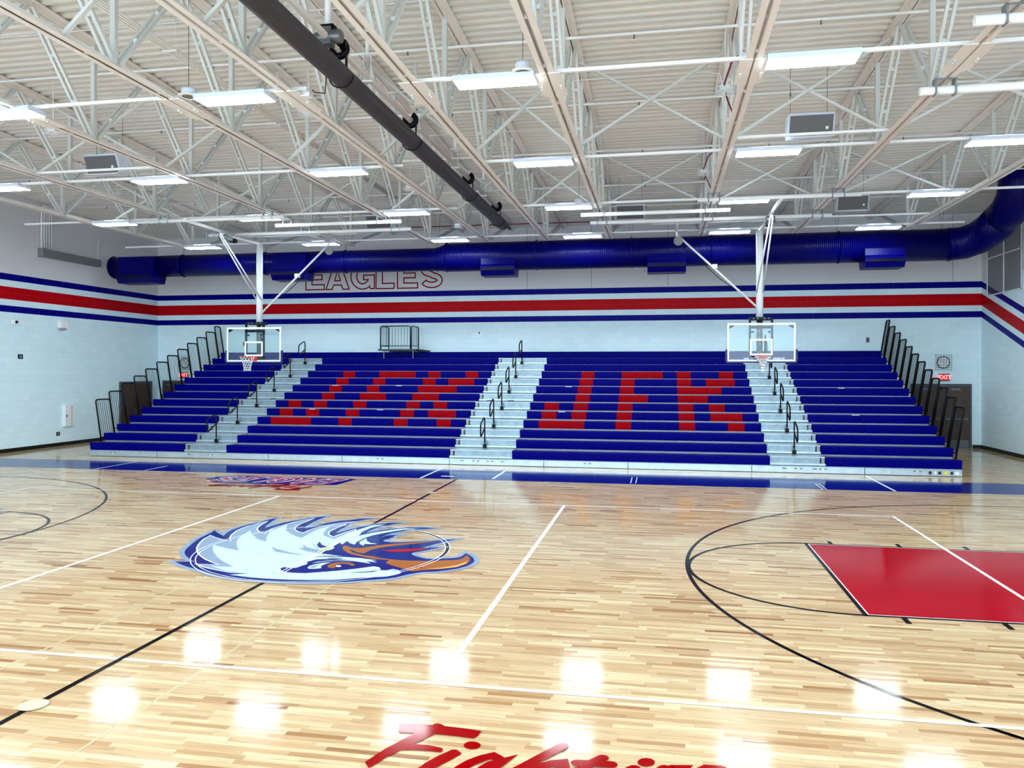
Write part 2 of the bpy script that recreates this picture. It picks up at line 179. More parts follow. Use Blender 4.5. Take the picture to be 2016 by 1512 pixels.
M['p_blue'] = floor_paint('blue_court_paint', srgb(0, 14, 110)); M['p_navy'] = floor_paint('navy_emblem_paint', srgb(0, 22, 112)); M['p_red'] = floor_paint('red_court_paint', srgb(165, 0, 18))
M['p_script'] = floor_paint('dark_red_script_paint', srgb(142, 0, 2)); M['p_silver'] = floor_paint('silver_emblem_paint', srgb(138, 156, 180)); M['p_ice'] = floor_paint('ice_white_emblem_paint', srgb(196, 224, 230))
M['p_orange'] = floor_paint('orange_emblem_paint', srgb(160, 92, 36)); M['p_peach'] = floor_paint('peach_emblem_paint', srgb(245, 168, 92)); M['p_tan'] = floor_paint('tan_line_paint', srgb(186, 172, 140)); M['p_brass'] = floor_paint('brass_sleeve_cover', srgb(196, 200, 160))

def make_pane():
    k = NT('grey_pane_with_stripe'); g = k.n('ShaderNodeNewGeometry'); sp = k.n('ShaderNodeSeparateXYZ'); k.link(g.outputs['Position'], sp.inputs[0])
    zs = k.math('ADD', sp.outputs[2], k.math('MULTIPLY', k.math('SUBTRACT', 18.55, sp.outputs[1]), .354))
    band = k.math('MULTIPLY', k.math('GREATER_THAN', zs, 5.495), k.math('LESS_THAN', zs, 5.705))
    no = k.n('ShaderNodeTexNoise'); no.inputs['Scale'].default_value = 30; k.link(g.outputs['Position'], no.inputs['Vector'])
    k.link(k.mix(band, k.ramp(no.outputs[0], [(.3, srgb(132, 132, 136)), (.7, srgb(142, 141, 144))]), srgb(12, 20, 80)), k.b.inputs['Base Color']); k.b.inputs['Roughness'].default_value = .6
    return k.m
M['pane'] = make_pane()
M['galv_shade'] = pbr('step_metal_shaded', srgb(142, 160, 170), .38, metal=.5, noise=.14, nscale=9)  # step metal in a darker tone, riser shade put into the colour
M['duct_flat'] = pbr('blue_vent_paint', srgb(0, 0, 92), .35, noise=.05, spec=.12)
# ------------------------------------------------------------------ mesh builder
class MB:
    def __init__(s): s.v = []; s.f = []; s.sm = []
    def add(s, vs, fs, smooth=False):
        b = len(s.v); s.v += [tuple(p) for p in vs]; s.f += [tuple(b+i for i in f) for f in fs]; s.sm += [smooth]*len(fs); return s
    def box(s, x0, x1, y0, y1, z0, z1):
        return s.add([(x0, y0, z0), (x1, y0, z0), (x1, y1, z0), (x0, y1, z0), (x0, y0, z1), (x1, y0, z1), (x1, y1, z1), (x0, y1, z1)],
                     [(0, 3, 2, 1), (4, 5, 6, 7), (0, 1, 5, 4), (1, 2, 6, 5), (2, 3, 7, 6), (3, 0, 4, 7)])
    def bar(s, a, b, w, h, side=None):
        """rectangular bar a->b, w across (along side), h the other way"""
        a = Vector(a); b = Vector(b); d = (b-a).normalized()
        sd = Vector(side) if side else (d.cross(Vector((0, 0, 1))) if abs(d.z) < .99 else Vector((1, 0, 0)))
        sd = (sd-d*sd.dot(d)).normalized(); up = sd.cross(d)
        q = []
        for p in (a, b):
            for i, j in ((-1, -1), (1, -1), (1, 1), (-1, 1)): q.append(p+sd*(i*w/2)+up*(j*h/2))
        return s.add(q, [(0, 3, 2, 1), (4, 5, 6, 7), (0, 1, 5, 4), (1, 2, 6, 5), (2, 3, 7, 6), (3, 0, 4, 7)])
    def tube(s, pts, r, n=10, closed=False, caps=True):
        pts = [Vector(p) for p in pts]; m = len(pts); rr = r if isinstance(r, (list, tuple)) else [r]*m
        t0 = (pts[1]-pts[0]).normalized(); nrm = t0.orthogonal().normalized(); V = []
        for i, p in enumerate(pts):
            if closed: t = (pts[(i+1) % m]-pts[i-1]).normalized()
            else: t = (pts[min(i+1, m-1)]-pts[max(i-1, 0)]).normalized()
            nrm = (nrm-t*nrm.dot(t)).normalized(); bn = t.cross(nrm)
            for k in range(n):
                a = 2*PI*k/n; V.append(p+(nrm*math.cos(a)+bn*math.sin(a))*rr[i])
        F = []
        for i in range(m if closed else m-1):
            for k in range(n):
                F.append((i*n+k, i*n+(k+1) % n, ((i+1) % m)*n+(k+1) % n, ((i+1) % m)*n+k))
        s.add(V, F, True)
        if caps and not closed:
            b = len(s.v)-len(V)
            s.f.append(tuple(b+k for k in range(n))[::-1]); s.f.append(tuple(b+(m-1)*n+k for k in range(n))); s.sm += [False, False]
        return s
    def cyl(s, a, b, r, n=16): return s.tube([a, b], r, n)
    def poly(s, pts, z):
        b = len(s.v); s.v += [(p[0], p[1], z) for p in pts]; s.f.append(tuple(range(b, b+len(pts)))); s.sm.append(False); return s
    def prism(s, pts, axis, a, b):
        """extrude a 2-D outline along an axis (0,1,2) from a to b"""
        n = len(pts); V = []
        for c in (a, b):
            for p in pts:
                q = [p[0], p[1]]; q.insert(axis, c); V.append(tuple(q))
        return s.add(V, [tuple(range(n)), tuple(range(2*n-1, n-1, -1))]+[(i, i+n, (i+1) % n+n, (i+1) % n) for i in range(n)])
    def ribbon(s, pts, w, z, closed=False, caps=False):
        pts = [Vector((p[0], p[1])) for p in pts]; m = len(pts); L = []; R = []
        for i in range(m):
            a = pts[i-1] if (i or closed) else pts[i]; b = pts[(i+1) % m] if (i < m-1 or closed) else pts[i]
            d1 = (pts[i]-a); d2 = (b-pts[i])
            d1 = d1.normalized() if d1.length > 1e-7 else d2.normalized(); d2 = d2.normalized() if d2.length > 1e-7 else d1
            t = d1+d2; t = t.normalized() if t.length > .2 else d1
            nn = Vector((-t.y, t.x)); k = 1/max(.5, abs(nn.dot(Vector((-d1.y, d1.x)))))
            L.append(pts[i]+nn*w/2*k); R.append(pts[i]-nn*w/2*k)
        for i in range(m if closed else m-1):
            j = (i+1) % m; zz = z+(i % 12)*.00003; q = [R[i], R[j], L[j], L[i]]
            ar = sum(q[k].x*q[(k+1) % 4].y-q[(k+1) % 4].x*q[k].y for k in range(4))
            if ar < 0: q.reverse()
            s.add([(v.x, v.y, zz) for v in q], [(0, 1, 2, 3)])
        if caps:
            for c in (pts[0], pts[-1]): s.poly([(c.x+w/2*math.cos(a*PI/6), c.y+w/2*math.sin(a*PI/6)) for a in range(12)], z+.0005)
        return s
    def lathe(s, prof, origin=(0, 0, 0), n=20):
        V = [(origin[0]+r*math.cos(2*PI*k/n), origin[1]+r*math.sin(2*PI*k/n), origin[2]+z) for r, z in prof for k in range(n)]
        return s.add(V, [(i*n+k, i*n+(k+1) % n, (i+1)*n+(k+1) % n, (i+1)*n+k) for i in range(len(prof)-1) for k in range(n)], True)
    def mesh(s, name, mat, origin=(0, 0, 0), bevel=0, tri=False):
        me = bpy.data.meshes.new(name)
        me.from_pydata([(v[0]-origin[0], v[1]-origin[1], v[2]-origin[2]) for v in s.v], [], s.f)
        me.polygons.foreach_set('use_smooth', s.sm)
        bm = bmesh.new(); bm.from_mesh(me)
        if tri: bmesh.ops.triangulate(bm, faces=bm.faces[:], ngon_method='EAR_CLIP')
        if bevel: bmesh.ops.bevel(bm, geom=bm.edges[:], offset=bevel, segments=2, affect='EDGES', clamp_overlap=True)
        if not tri: bmesh.ops.recalc_face_normals(bm, faces=bm.faces[:])
        bm.to_mesh(me); bm.free()
        me.materials.append(mat if not isinstance(mat, str) else M[mat]); me.update()
        return me
class Thing:
    """an Empty at the thing's base; parts are built in room coordinates"""
    def __init__(s, name, label, cat, loc, group=None):
        s.o = bpy.data.objects.new(name, None); COL.objects.link(s.o); s.o.location = loc; s.loc = Vector(loc); s.o.empty_display_size = .2
        s.o['label'] = label; s.o['category'] = cat
        if group: s.o['group'] = group
    def part(s, name, mb, mat, parent=None, label=None, bevel=0, tri=False):
        o = bpy.data.objects.new(name, mb.mesh(name, mat, s.loc, bevel, tri)); COL.objects.link(o); o.parent = parent or s.o
        if label: o['label'] = label
        return o
def kids(o): return [c for c in bpy.data.objects if c.parent == o]
def dup(o, kidmap=None):
    c = o.copy(); COL.objects.link(c)
    for ch in KM(o):
        d = dup(ch); d.parent = c
    return c
def KM(o): return list(o.children)
def retag(o, label, loc=None):
    o['label'] = label
    if loc is not None: o.location = loc
    return o
def single(name, mb, mat, label, cat, group=None, origin=(0, 0, 0), bevel=0, tri=False):
    o = bpy.data.objects.new(name, mb.mesh(name, mat, origin, bevel, tri)); COL.objects.link(o); o.location = origin
    o['label'] = label; o['category'] = cat
    if group: o['group'] = group
    return o
def struct(name, mb, mat, parent=None, tri=False, label=None, bevel=0):
    o = bpy.data.objects.new(name, mb.mesh(name, mat, (0, 0, 0), bevel, tri)); COL.objects.link(o)
    if parent: o.parent = parent
    else: o['kind'] = 'structure'
    if label: o['label'] = label
    return o
ORD = ['first', 'second', 'third', 'fourth', 'fifth', 'sixth', 'seventh', 'eighth', 'ninth', 'tenth', 'eleventh', 'twelfth', 'thirteenth', 'fourteenth']
# ------------------------------------------------------------------ room shell
WX, WB, WF = 15.6, 18.55, -13.5
def deck_z(y): return 8.0+.038*(18.55-max(y, 0)) - (.038*max(0, -y))
floor = struct('floor', MB().box(-WX, WX, WF, WB, -.1, 0), 'wood')
# steel deck with ribs running along X
prof = []; y = WF
while y < WB:
    for dy, dz in ((0, 0), (.075, 0), (.100, .07), (.204, .07)):
        if y+dy < WB+.02: prof.append((y+dy, deck_z(y+dy)+dz))
    y += .229
mb = MB(); n = len(prof)
mb.v = [(-WX, p[0], p[1]) for p in prof]+[(WX, p[0], p[1]) for p in prof]
mb.f = [(i, i+1, n+i+1, n+i) for i in range(n-1)]; mb.sm = [False]*(n-1)
ceil = struct('ceiling', mb, 'deck'); ceil.data.materials.append(M['deck_perf_shade'])
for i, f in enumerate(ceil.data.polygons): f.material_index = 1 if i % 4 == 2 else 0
H = 8.9
wb = struct('wall_back', MB().box(-WX-.2, WX+.2, WB, WB+.2, 0, H), 'wall_x')
wl = struct('wall_left', MB().box(-WX-.2, -WX, WF, WB, 0, H), 'wall_y')
wr = struct('wall_right', MB().box(WX, WX+.2, WF, WB, 0, H), 'wall_r')
for nm, x in (('left', -WX), ('right', WX)):
    s = 1 if x < 0 else -1
    struct('baseboard_'+nm, MB().box(min(x, x+s*.012), max(x, x+s*.012), WF, 16.1 if s > 0 else WB, 0, .12), 'base')
struct('baseboard_back', MB().box(15.32, WX, WB-.012, WB, 0, .12).box(-14.15, 13.2, WB-.012, WB, 0, .12), 'base')
# control joints in the back wall
for x in (-.12, 2.31, 5.1, 14.7, -11.0):
    struct('control_joint', MB().box(x-.008, x+.008, WB-.003, WB, 5.72, H-.5), 'grey', parent=wb)

# ------------------------------------------------------------------ court markings (paint on the floor)
ZP = .0008
def paint(name, mb, mat, label=None, tri=False): return struct(name, mb, mat, parent=floor, tri=tri, label=label)
def rect(mb, x0, x1, y0, y1, z=ZP): return mb.poly([(x0, y0), (x1, y0), (x1, y1), (x0, y1)], z)
def arc(mb, cx, cy, r, a0, a1, w, z=ZP, n=96):
    return mb.ribbon([(cx+(r-w/2)*math.cos(a0+(a1-a0)*i/n), cy+(r-w/2)*math.sin(a0+(a1-a0)*i/n)) for i in range(n+1)], w, z)
for s in (1, -1):
    y0, y1 = sorted((s*7.68, s*9.45))
    paint('boundary_band', rect(MB(), -15.2, 15.2, y0, y1), 'p_blue', 'wide blue painted boundary band')
    # key
    paint('painted_key', rect(MB(), *sorted((s*7.06, s*12.8)), -1.77, 1.77), 'p_red', 'red painted free throw lane')
    m = MB(); rect(m, *sorted((s*7.06, s*7.075)), -1.78, 1.78, ZP*2)
    rect(m, *sorted((s*7.07, s*12.8)), 1.765, 1.785, ZP*2); rect(m, *sorted((s*7.07, s*12.8)), -1.785, -1.765, ZP*2); paint('lane_outline', m, 'p_white', 'thin white edge of the lane')
    m = MB(); rect(m, *sorted((s*7.01, s*7.06)), -1.83, 1.83, ZP*3); rect(m, *sorted((s*7.0, s*12.8)), 1.78, 1.83, ZP*3); rect(m, *sorted((s*7.0, s*12.8)), -1.83, -1.78, ZP*3)
    for x in (7.41, 8.39, 9.33, 10.2):
        rect(m, *sorted((s*(x-.03), s*(x+.03))), 1.83, 2.03, ZP*3); rect(m, *sorted((s*(x-.03), s*(x+.03))), -2.03, -1.83, ZP*3)
    paint('lane_line', m, 'p_black')
    m = MB(); a = 0 if s < 0 else PI
    arc(m, s*7.03, 0, 1.83, a-PI/2, a+PI/2, .05, ZP*3.6); paint('free_throw_circle', m, 'p_black')
    m = MB(); arc(m, s*11.2, 0, 6.02, a-PI/2, a+PI/2, .05, ZP*3, 160); rect(m, *sorted((s*11.2, s*12.8)), 5.97, 6.02, ZP*3); rect(m, *sorted((s*11.2, s*12.8)), -6.02, -5.97, ZP*3)
    paint('three_point_line', m, 'p_black')
    m = MB(); rect(m, s*3-.03, s*3+.03, -4.5, 4.5, ZP*4); paint('volleyball_attack_line', m, 'p_white')
    m = MB(); rect(m, s*9-.025, s*9+.025, -4.5, 4.5, ZP*4); paint('volleyball_end_line', m, 'p_white')
    paint('volleyball_sideline', rect(MB(), -9.02, 9.02, s*4.475-.025, s*4.475+.025, ZP*4.5), 'p_white')
    m = MB(); rect(m, s*12.80, s*12.85, -7.68, 7.68, ZP*3); paint('baseline', m, 'p_black')
    # bench and table marks in the band
    m = MB()
    for x, ya, yb, w in ((-9.93, 7.7, 9.4, .05), (-8.47, 7.7, 8.7, .05), (-.93, 7.7, 9.7, .06), (.84, 7.9, 9.4, .06), (9.92, 7.7, 10.3, .06), (8.41, 7.7, 8.6, .02), (8.49, 7.7, 8.6, .02), (4.16, 7.85, 8.9, .02), (4.28, 7.85, 8.9, .02)):
        rect(m, s*x-w/2, s*x+w/2, *sorted((s*ya, s*yb)), ZP*2)
    rect(m, *sorted((s*-.53, s*-.2)), *sorted((s*8.1, s*8.22)), ZP*2)
    paint('sideline_marks', m, 'p_white', 'short white marks in the blue band')
    for x in (-.88, .88): pass
m = MB(); rect(m, -.028, .028, -7.68, 7.68, ZP*4.8); paint('centre_line', m, 'p_black')
m = MB(); arc(m, 0, 0, 1.83, 0, 2*PI, .05, ZP*2.3, 120); paint('centre_circle', m, 'p_black')
m = MB(); rect(m, .866, .892, -11, -1.3, ZP); rect(m, -.892, -.866, -11, -1.3, ZP); paint('faint_tan_line', m, 'p_tan')
# emblem: an eagle head looking to the right, layer over layer
ZE = ZP*5
def clean(p):
    q = []
    for a in p:
        if not q or (abs(a[0]-q[-1][0])+abs(a[1]-q[-1][1])) > .004: q.append(a)
    return q
m = MB(); m.ribbon(clean(EMBLEM['navy'][0]), .15, ZE, closed=True); paint('emblem_silver_edge', m, 'p_silver')
for i, (key, mat, dz) in enumerate((('navy', 'p_navy', 1), ('grey', 'p_silver', 2), ('white', 'p_ice', 4), ('navy2', 'p_navy', 5), ('grey2', 'p_silver', 5), ('orange', 'p_orange', 4), ('light_orange', 'p_peach', 5), ('red', 'p_red', 4), ('pupil', 'p_white', 6), ('nostril', 'p_black', 5))):
    m = MB()
    for p in EMBLEM[key]: m.poly(clean(p), ZE+dz*.0006)
    paint('emblem_'+{'navy': 'navy_ground', 'grey': 'silver_feathers', 'white': 'white_head', 'navy2': 'navy_lines', 'grey2': 'silver_lines', 'orange': 'orange_beak', 'light_orange': 'beak_highlight', 'red': 'tongue', 'pupil': 'eye_glint', 'nostril': 'nostril'}[key], m, mat, tri=True)
m = MB(); m.ribbon(clean(EMBLEM['grey'][0])[:64], .022, ZE+.0018, closed=True); paint('emblem_white_edge', m, 'p_white')
m = MB()
for x in (-.028, .028): rect(m, x-.008, x+.008, -1.45, 1.5, ZE+.0044)
for r in (1.775, 1.84): arc(m, 0, 0, r, 0, 2*PI, .014, ZE+.0050, 120)
paint('emblem_crossing_lines', m, 'p_white', 'thin white double lines of the court crossing the emblem')
def disc(cx, cy, r, z): return MB().poly([(cx+r*math.cos(a*PI/12), cy+r*math.sin(a*PI/12)) for a in range(24)], z)
for x, yy in ((0, -5.5), (0, .03), (0, 5.5)):
    paint('sleeve_cover', disc(x, yy, .11, ZE+.005), 'p_brass', 'round brass net post sleeve cover')

# block letters as outlines: unit shapes 0.98 high
def g_shape(w):
    o = [(w/2+w/2*math.cos(math.radians(a)), .49+.5*math.sin(math.radians(a))) for a in range(35, 306, 15)]
    i = [(w/2+(w/2-.24)*math.cos(math.radians(a)), .49+.29*math.sin(math.radians(a))) for a in range(320, 34, -15)]
    return o+[(w*.8, .13), (w*.82, .01), (w, .01), (w, .54), (w*.54, .54), (w*.54, .36), (w*.74, .36)]+i
def stroke_outline(c, hw):
    L = []; R = []
    for i in range(len(c)):
        a = Vector(c[max(i-1, 0)]); b = Vector(c[min(i+1, len(c)-1)]); t = (b-a).normalized(); nn = Vector((-t.y, t.x)); p = Vector(c[i])
        L.append(tuple(p+nn*hw)); R.append(tuple(p-nn*hw))
    return L+R[::-1]
def letter(ch, w):
    if ch == 'E': return [[(0, 0), (w, 0), (w, .195), (.26, .195), (.26, .395), (w*.88, .395), (w*.88, .585), (.26, .585), (.26, .785), (w, .785), (w, .98), (0, .98)]]
    if ch == 'L': return [[(0, 0), (w, 0), (w, .2), (.26, .2), (.26, .98), (0, .98)]]
    if ch == 'A': return [[(0, 0), (.26, 0), (w*.33, .17), (w*.67, .17), (w-.26, 0), (w, 0), (w*.64, .98), (w*.36, .98)], [(w*.38, .34), (w*.62, .34), (w*.5, .74)]]
    if ch == 'G': return [g_shape(w)]
    rd = math.radians
    c = [(.44+.30*math.cos(rd(a)), .705+.17*math.sin(rd(a))) for a in range(20, 262, 16)]+[(.45+.31*math.cos(rd(a)), .285+.18*math.sin(rd(a))) for a in range(78, -166, -16)]
    return [stroke_outline([(x*w/.88, y) for x, y in c], .105)]
WORD = [('E', 345, 553), ('A', 572, 832), ('G', 852, 1112), ('L', 1130, 1328), ('E', 1365, 1583), ('S', 1612, 1852)]
m2 = MB()
for ch, a, b in WORD:
    x0 = -9.05+(a-345)/1507*5.64; w = (b-a)/1507*5.64
    for p in letter(ch, w): m2.ribbon([(x0+q[0], q[1]) for q in p], .048, 0, closed=True)
mw = MB(); mw.v = [(v[0], WB-.003, 5.83+v[1]) for v in m2.v]; mw.f = m2.f; mw.sm = m2.sm
struct('wall_lettering', mw, M['letter_red'], parent=wb, label='red outlined block lettering EAGLES painted on the back wall')
# floor lettering: banner with the team word and brush script, once at each sideline (turned round for the far one)
def floor_word(s, tag):
    f = lambda p: (s*p[0], s*p[1])
    ban = [(-x, -y) for x, y in SCRIPT['banner'][0]]
    paint('word_banner', MB().poly([f(p) for p in ban], ZE), 'p_navy', tri=True)
    mo = MB(); mi = MB()
    for i, (ch, a, b) in enumerate(WORD):
        x0 = 2.55+(a-345)/1507*3.05; w = (b-a)/1507*3.05
        for j, p in enumerate(letter(ch, (b-a)/1507*5.64)):
            q = [f((x0+u*w/((b-a)/1507*5.64)+.32*v*.9, -7.12+.9*v)) for u, v in p]
            mo.ribbon(q, .03, ZE+.0012, closed=True)
            if j == 0: mi.poly(q, ZE+.0006)
    paint('banner_letters', mi, 'p_red', tri=True); paint('banner_letter_edges', mo, 'p_white')
    m = MB()
    for p in SCRIPT['poly']: m.poly([f(q) for q in clean(p)], ZE+.0018)
    paint('script_lettering', m, 'p_script', tri=True)
    m = MB()
    for i, p in enumerate(SCRIPT['stroke']): m.ribbon([f(q) for q in clean(p)], .085, ZE+.003+i*.0007, caps=True)
    paint('script_strokes', m, 'p_script')
floor_word(1, 'near'); floor_word(-1, 'far')

# ------------------------------------------------------------------ doors, window, wall fittings
def door_set(name, x0, x1, mat):
    d = struct(name, MB().box(x0, x0+.07, WB-.07, WB, 0, 2.2).box(x1-.07, x1, WB-.07, WB, 0, 2.2).box(x0+.07, x1-.07, WB-.07, WB, 2.12, 2.2), mat)
    xm = (x0+x1)/2
    for a, b, hx in ((x0+.07, xm-.004, 1), (xm+.004, x1-.07, -1)):
        leaf = struct('door_panel', MB().box(a, b, WB-.04, WB-.002, .01, 2.12), 'door', parent=d)
        struct('panic_bar', MB().box(a+.06, b-.06, WB-.11, WB-.075, .97, 1.03).box(a+.06, a+.1, WB-.09, WB-.04, .95, 1.05).box(b-.1, b-.06, WB-.09, WB-.04, .95, 1.05), 'steel_bare', parent=leaf)
        struct('door_closer', MB().box((a+b)/2-.15, (a+b)/2+.15, WB-.1, WB-.04, 1.98, 2.05), 'steel_bare', parent=leaf)
        struct('kick_plate', MB().box(a+.02, b-.02, WB-.043, WB-.04, .03, .28), 'steel_bare', parent=leaf)
    return d
door_set('door_1', 13.35, 15.28, 'doorframe'); door_set('door_2', -15.35, -14.2, 'doorframe')
d3 = struct('door_3', MB().box(-WX, -WX+.07, 16.16, 16.24, 0, 2.18).box(-WX, -WX+.07, 18.0, 18.08, 0, 2.18).box(-WX, -WX+.07, 16.24, 18.0, 2.1, 2.18), 'doorframe')
for a, b in ((16.24, 17.116), (17.124, 18.0)):
    lf = struct('door_panel', MB().box(-WX+.002, -WX+.04, a, b, .01, 2.1), 'door', parent=d3)
    yh = b-.08 if a < 17 else a+.08
    struct('door_handle', MB().box(-WX+.04, -WX+.05, yh-.03, yh+.03, .92, 1.12).cyl((-WX+.05, yh, 1.0), (-WX+.1, yh, 1.0), .012).cyl((-WX+.1, yh-.1, 1.0), (-WX+.1, yh+.02, 1.0), .011), 'steel_bare', parent=lf)
win = struct('window_1', MB().box(WX-.015, WX-.002, 15.45, 18.05, 5.13, 7.62), 'pane')
fr = MB()
for yy in (15.45, 16.72, 18.01): fr.box(WX-.03, WX-.015, yy-.02 if yy > 15.5 else yy, yy+.04, 5.13, 7.62)
for z in (5.13, 6.36, 7.58): fr.box(WX-.03, WX-.015, 15.45, 18.05, z, z+.04)
struct('window_frame', fr, 'white', parent=win)

def text_mesh(txt, size, depth, mat, bold=0.0):
    cu = bpy.data.curves.new('lettering', 'FONT'); cu.body = txt; cu.size = size; cu.extrude = depth; cu.align_x = 'CENTER'; cu.align_y = 'CENTER'; cu.offset = bold
    o = bpy.data.objects.new('tmp', cu); COL.objects.link(o); bpy.context.view_layer.update()
    me = bpy.data.meshes.new_from_object(o.evaluated_get(bpy.context.evaluated_depsgraph_get())); bpy.data.objects.remove(o)
    me.materials.clear(); me.materials.append(M[mat]); return me
def exit_sign(x, z, side):
    t = Thing('exit_sign', 'red lit EXIT sign over the %s doors in the back wall' % side, 'exit sign', (x, WB-.05, z))
    t.part('sign_box', MB().box(x-.17, x+.17, WB-.08, WB, z-.125, z+.125), 'grey', bevel=.006)
    t.part('sign_face', MB().box(x-.15, x+.15, WB-.085, WB-.08, z-.105, z+.105), 'label_red')
    me = text_mesh('EXIT', .2, .001, 'exit_glow', .004); o = bpy.data.objects.new('sign_letters', me); COL.objects.link(o); o.parent = t.o
    o.location = (0, -.0375, 0); o.rotation_euler = (PI/2, 0, 0)
exit_sign(14.42, 2.42, 'right-hand'); exit_sign(-14.38, 2.42, 'left-hand')
def clock(x, z, side):
    t = Thing('wall_clock', 'round caged wall clock above the exit sign at the %s end of the back wall' % side, 'clock', (x, WB-.03, z))
    pts = [(x+.2*math.cos(a*PI/16), z+.2*math.sin(a*PI/16)) for a in range(32)]
    t.part('clock_face', MB().prism(pts, 1, WB-.03, WB), 'white')
    t.part('clock_rim', MB().tube([(p[0], WB-.035, p[1]) for p in pts], .012, 8, closed=True), 'black')
    t.part('clock_hands', MB().bar((x, WB-.034, z), (x-.09, WB-.034, z+.13), .012, .003).bar((x, WB-.034, z), (x+.11, WB-.034, z+.03), .014, .003), 'black')
    mk = MB()
    for a in range(12):
        c, s_ = math.cos(a*PI/6), math.sin(a*PI/6); mk.bar((x+.15*c, WB-.032, z+.15*s_), (x+.175*c, WB-.032, z+.175*s_), .01, .003)
    t.part('hour_marks', mk, 'black')
    g = MB(); r = .255
    for i in range(7):
        u = -r+2*r*i/6; g.cyl((x+u, WB-.08, z-r), (x+u, WB-.08, z+r), .004, 6); g.cyl((x-r, WB-.08, z+u), (x+r, WB-.08, z+u), .004, 6)
    for a, b in ((-1, -1), (1, -1), (1, 1), (-1, 1)): g.cyl((x+a*r, WB-.08, z+b*r), (x+a*r, WB, z+b*r), .008, 6)
    t.part('wire_guard', g, 'dark')
clock(14.39, 2.935, 'right'); clock(-14.36, 2.91, 'left')
# left wall fittings
x = -WX
t = Thing('security_camera', 'small white dome security camera on the left wall, left of the siren', 'camera', (x, 11.12, 4.17))
t.part('camera_mount', MB().box(x, x+.04, 11.05, 11.19, 4.10, 4.24).tube([(x+.04, 11.12, 4.17), (x+.1, 11.12, 4.17)], .06, 14), 'white'); t.part('camera_lens', MB().tube([(x+.1, 11.12, 4.17), (x+.13, 11.12, 4.17), (x+.15, 11.12, 4.17)], [.05, .045, .02], 14), 'black')
t = Thing('wall_siren', 'white rounded wall siren right of the dome camera on the left wall', 'alarm', (x, 13.16, 4.17))
t.part('siren_housing', MB().prism([(13.0, 4.08), (13.32, 4.08), (13.34, 4.28), (13.26, 4.36), (13.06, 4.36), (12.98, 4.28)], 0, x, x+.16), 'white', bevel=.01); t.part('siren_lens', MB().box(x+.01, x+.13, 13.05, 13.27, 4.02, 4.08), 'window_panel')
t = Thing('fire_extinguisher_cabinet', 'white fire extinguisher cabinet with red lettering on the left wall', 'cabinet', (x, 13.46, .66))
t.part('cabinet_box', MB().box(x, x+.09, 13.24, 13.68, .66, 1.42), 'white', bevel=.008); t.part('cabinet_door', MB().box(x+.09, x+.1, 13.27, 13.65, .69, 1.39), 'white')
t.part('door_latch', MB().box(x+.1, x+.115, 13.3, 13.33, .98, 1.08), 'black')
me = text_mesh('FIRE EXTINGUISHER', .075, .001, 'label_red'); o = bpy.data.objects.new('cabinet_lettering', me); COL.objects.link(o); o.parent = t.o
o.location = (.102, .1, .38); o.rotation_euler = Matrix(((0, 0, 1), (0, 1, 0), (-1, 0, 0))).to_euler()
for (yy, z, w, h, lab, nm, cat) in ((11.39, 3.064, .1, .15, 'small black control plate high on the left wall below the dome camera', 'wall_plate', 'wall plate'), (13.03, .426, .08, .13, 'small dark outlet plate low on the left wall below the extinguisher cabinet', 'outlet_plate', 'outlet')):
    t = Thing(nm, lab, cat, (x, yy, z)); t.part('plate', MB().box(x, x+.012, yy-w, yy+w, z-h/2, z+h/2), 'dark'); t.part('plate_insert', MB().box(x+.012, x+.018, yy-w*.5, yy+w*.5, z-h*.3, z+h*.3), 'grey')
for (xx, z, lab) in ((-1.96, 4.07, 'small white switch plate on the back wall above the middle aisle'), (11.96, 3.72, 'small grey outlet plate on the back wall right of the right hoop'), (-11.71, 3.69, 'small grey outlet plate on the back wall behind the left backboard')):
    t = Thing('wall_plate', lab, 'wall plate', (xx, WB, z)); t.part('plate', MB().box(xx-.06, xx+.06, WB-.012, WB, z-.09, z+.09), 'white' if xx == -1.96 else 'grey'); t.part('plate_insert', MB().box(xx-.02, xx+.02, WB-.018, WB-.012, z-.04, z+.04), 'dark')
# wireway with conduits
t = Thing('wireway', 'long grey cable trough under a cluster of conduits high on the left wall', 'cable trough', (x+.01, 13.4, 6.42))
x += .012
t.part('trough', MB().box(x, x+.2, 12.12, 14.9, 6.42, 6.68), 'grey'); t.part('end_box', MB().box(x, x+.205, 12.1, 12.3, 6.41, 6.70), 'grey')
for i, r in enumerate((.035, .03, .022, .018, .018)):
    yy = 12.2+i*.11
    t.part('conduit', MB().tube([(x+.06, yy, 6.68), (x+.06, yy, 7.75), (x+.1, yy-.03, 7.95), (x+.3, yy-.15, 8.1)], r, 8), 'pipe')
x = -WX
single('wall_conduit', MB().tube([(x+.03, 14.95, 6.5), (x+.03, 14.95, 7.3), (x+.03, 15.0, 7.38), (x+.03, 15.1, 7.42), (x+.03, 18.4, 7.42)], .014, 6), 'pipe', 'thin conduit bent along the left wall near the back corner', 'conduit')
